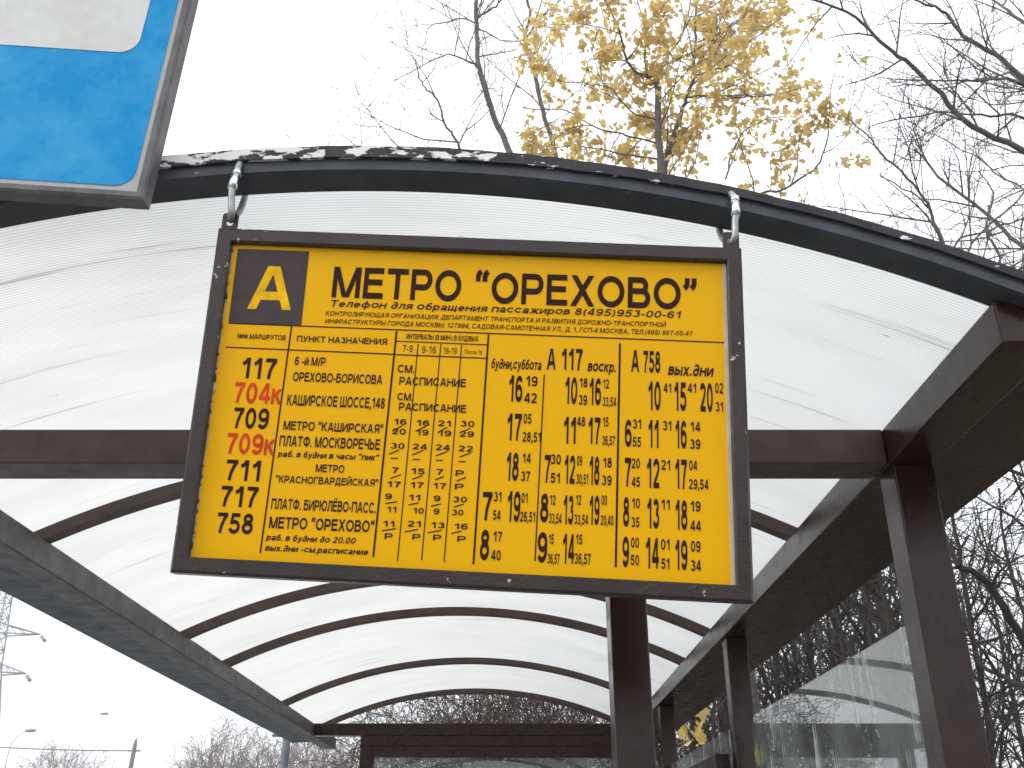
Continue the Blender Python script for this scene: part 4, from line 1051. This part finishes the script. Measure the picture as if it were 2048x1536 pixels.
# ------------------------------------------------------------------ far side of the road: pylon, lamps, pole, cable
def pylon():
    o = empty('transmission_pylon', (-46.4, 90, 0), 'pale steel lattice pylon with short cross arms at the far left', 'pylon')
    def hw(z): return 2.9 - 2.0 * min(z, 17) / 17 if z < 17 else max(.25, .9 - .65 * (z - 17) / 14)
    T = Tubes(); zs = [0, 3, 6, 9, 11.5, 13.8, 15.6, 17, 18.4, 19.8, 21.2, 22.6, 24, 25.5, 27, 29, 31]
    for a, b in zip(zs, zs[1:]):
        ca = [np.array((sx * hw(a), sy * hw(a), a)) for sx, sy in ((-1, -1), (1, -1), (1, 1), (-1, 1))]
        cb = [np.array((sx * hw(b), sy * hw(b), b)) for sx, sy in ((-1, -1), (1, -1), (1, 1), (-1, 1))]
        for k in range(4):
            T.add([ca[k], cb[k]], .085, 4); T.add([ca[k], cb[(k + 1) % 4]], .045, 4); T.add([ca[(k + 1) % 4], cb[k]], .045, 4); T.add([cb[k], cb[(k + 1) % 4]], .045, 4)
    T.obj('lattice_mast', o, PYL, False)
    for z, l in ((16.3, 3.6), (19.7, 4.2), (23.2, 3.4)):
        for s_ in (-1, 1):
            T = Tubes()
            tip = np.array((s_ * l, 0, z))
            for sy in (-1, 1):
                T.add([np.array((s_ * hw(z), sy * hw(z), z)), tip], .07, 4); T.add([np.array((s_ * hw(z), sy * hw(z), z + .9)), tip], .06, 4)
                for f in (.3, .6):
                    T.add([np.array((s_ * hw(z), sy * hw(z), z)) * (1 - f) + tip * f, np.array((s_ * hw(z), sy * hw(z), z + .9)) * (1 - f + .2) + tip * (f - .2)], .035, 4)
            arm = T.obj('cross_arm', o, PYL, False)
            T = Tubes(); a = np.array((s_ * l, 0, z)); b = a + np.array((.9, -.9, -.75)); n = 9
            P = [a + (b - a) * (.35 + .65 * k / (4 * n)) for k in range(4 * n + 1)]; T.add(P, [.09 + (.07 if k % 4 < 2 else 0) for k in range(4 * n + 1)], 7)
            T.add([a, a + (b - a) * .36], .03, 4); T.obj('insulator', arm, PYL)
    return o
pylon()
def lamp(loc, h, reach, label, r):
    o = empty('street_lamp', loc, label, 'street lamp', 'street lamps across the road')
    T = Tubes(); T.add(smooth_poly([(0, 0, 0), (0, 0, h * .5), (0, 0, h * .86), (reach * .4, 0, h * .96), (reach, 0, h)], 5), np.linspace(r, r * .4, 21), 8); T.obj('pole', o, PYL)
    bm = bmesh.new(); bmesh.ops.create_uvsphere(bm, u_segments=12, v_segments=8, radius=1)
    for v in bm.verts: v.co = Vector((reach + .2 + v.co.x * .34, v.co.y * .15, h + v.co.z * (.08 if v.co.z < 0 else .13)))
    bm_obj('lamp_head', bm, o, PYL, True)
    return o
lamp((-28.6, 60, 0), 8.2, .8, 'grey street lamp with a drooping head near the pylon', .032)
lamp((-31.2, 75, 0), 11.0, 1.6, 'thin faint street lamp farther along the road', .013)
up = empty('utility_pole', (-17.9, 50, 0), 'slim leaning utility pole among the far left trees', 'pole')
T = Tubes(); T.add([(-.25, 0, 0), (0, 0, 6.45), (.02, 0, 6.75)], [.16, .10, .03], 8); T.obj('pole', up, CABLE)
T = Tubes(); T.add([(-.3, 0, 6.2), (.3, 0, 6.2)], .04, 5); T.obj('cross_arm', up, CABLE)
T = Tubes(); a, b = np.array((-44, 58, 9.0)), np.array((-17.9, 50, 6.2)); n = 30
T.add([a + (b - a) * t + np.array((0, 0, -1.5 * 4 * t * (1 - t) * .35)) for t in np.linspace(0, 1, n)], .028, 5)
w_ = T.obj('overhead_cable', None, CABLE); tag(w_, 'thin black overhead cable sagging across the white sky', 'cable')
tp = empty('steel_post', (-2.36, 11, -.15), 'grey steel post with a short flat crossbar behind the roof gutter', 'post')
T = Tubes(); T.add([(0, 0, 0), (0, 0, 2.90)], .040, 14); T.obj('pole', tp, GALV)
bm_obj('crossbar', box(bmesh.new(), -.15, .10, -.03, .03, 2.901, 2.925, .002), tp, GALV)

# ------------------------------------------------------------------ damp autumn air
hz = bmesh.new(); box(hz, -265, 265, -125, 325, -1.2, 36, 0)
HM, hn, hl, hp = mat('damp_air'); hn.remove(hp)
pv_ = hn.new('ShaderNodeVolumePrincipled'); pv_.inputs['Color'].default_value = (.92, .94, .97, 1); pv_.inputs['Density'].default_value = .0027; pv_.inputs['Anisotropy'].default_value = .2
hl.new(pv_.outputs[0], hn['Material Output'].inputs['Volume'])
tag(bm_obj('haze', hz, None, HM), kind='stuff')
bpy.context.view_layer.update()
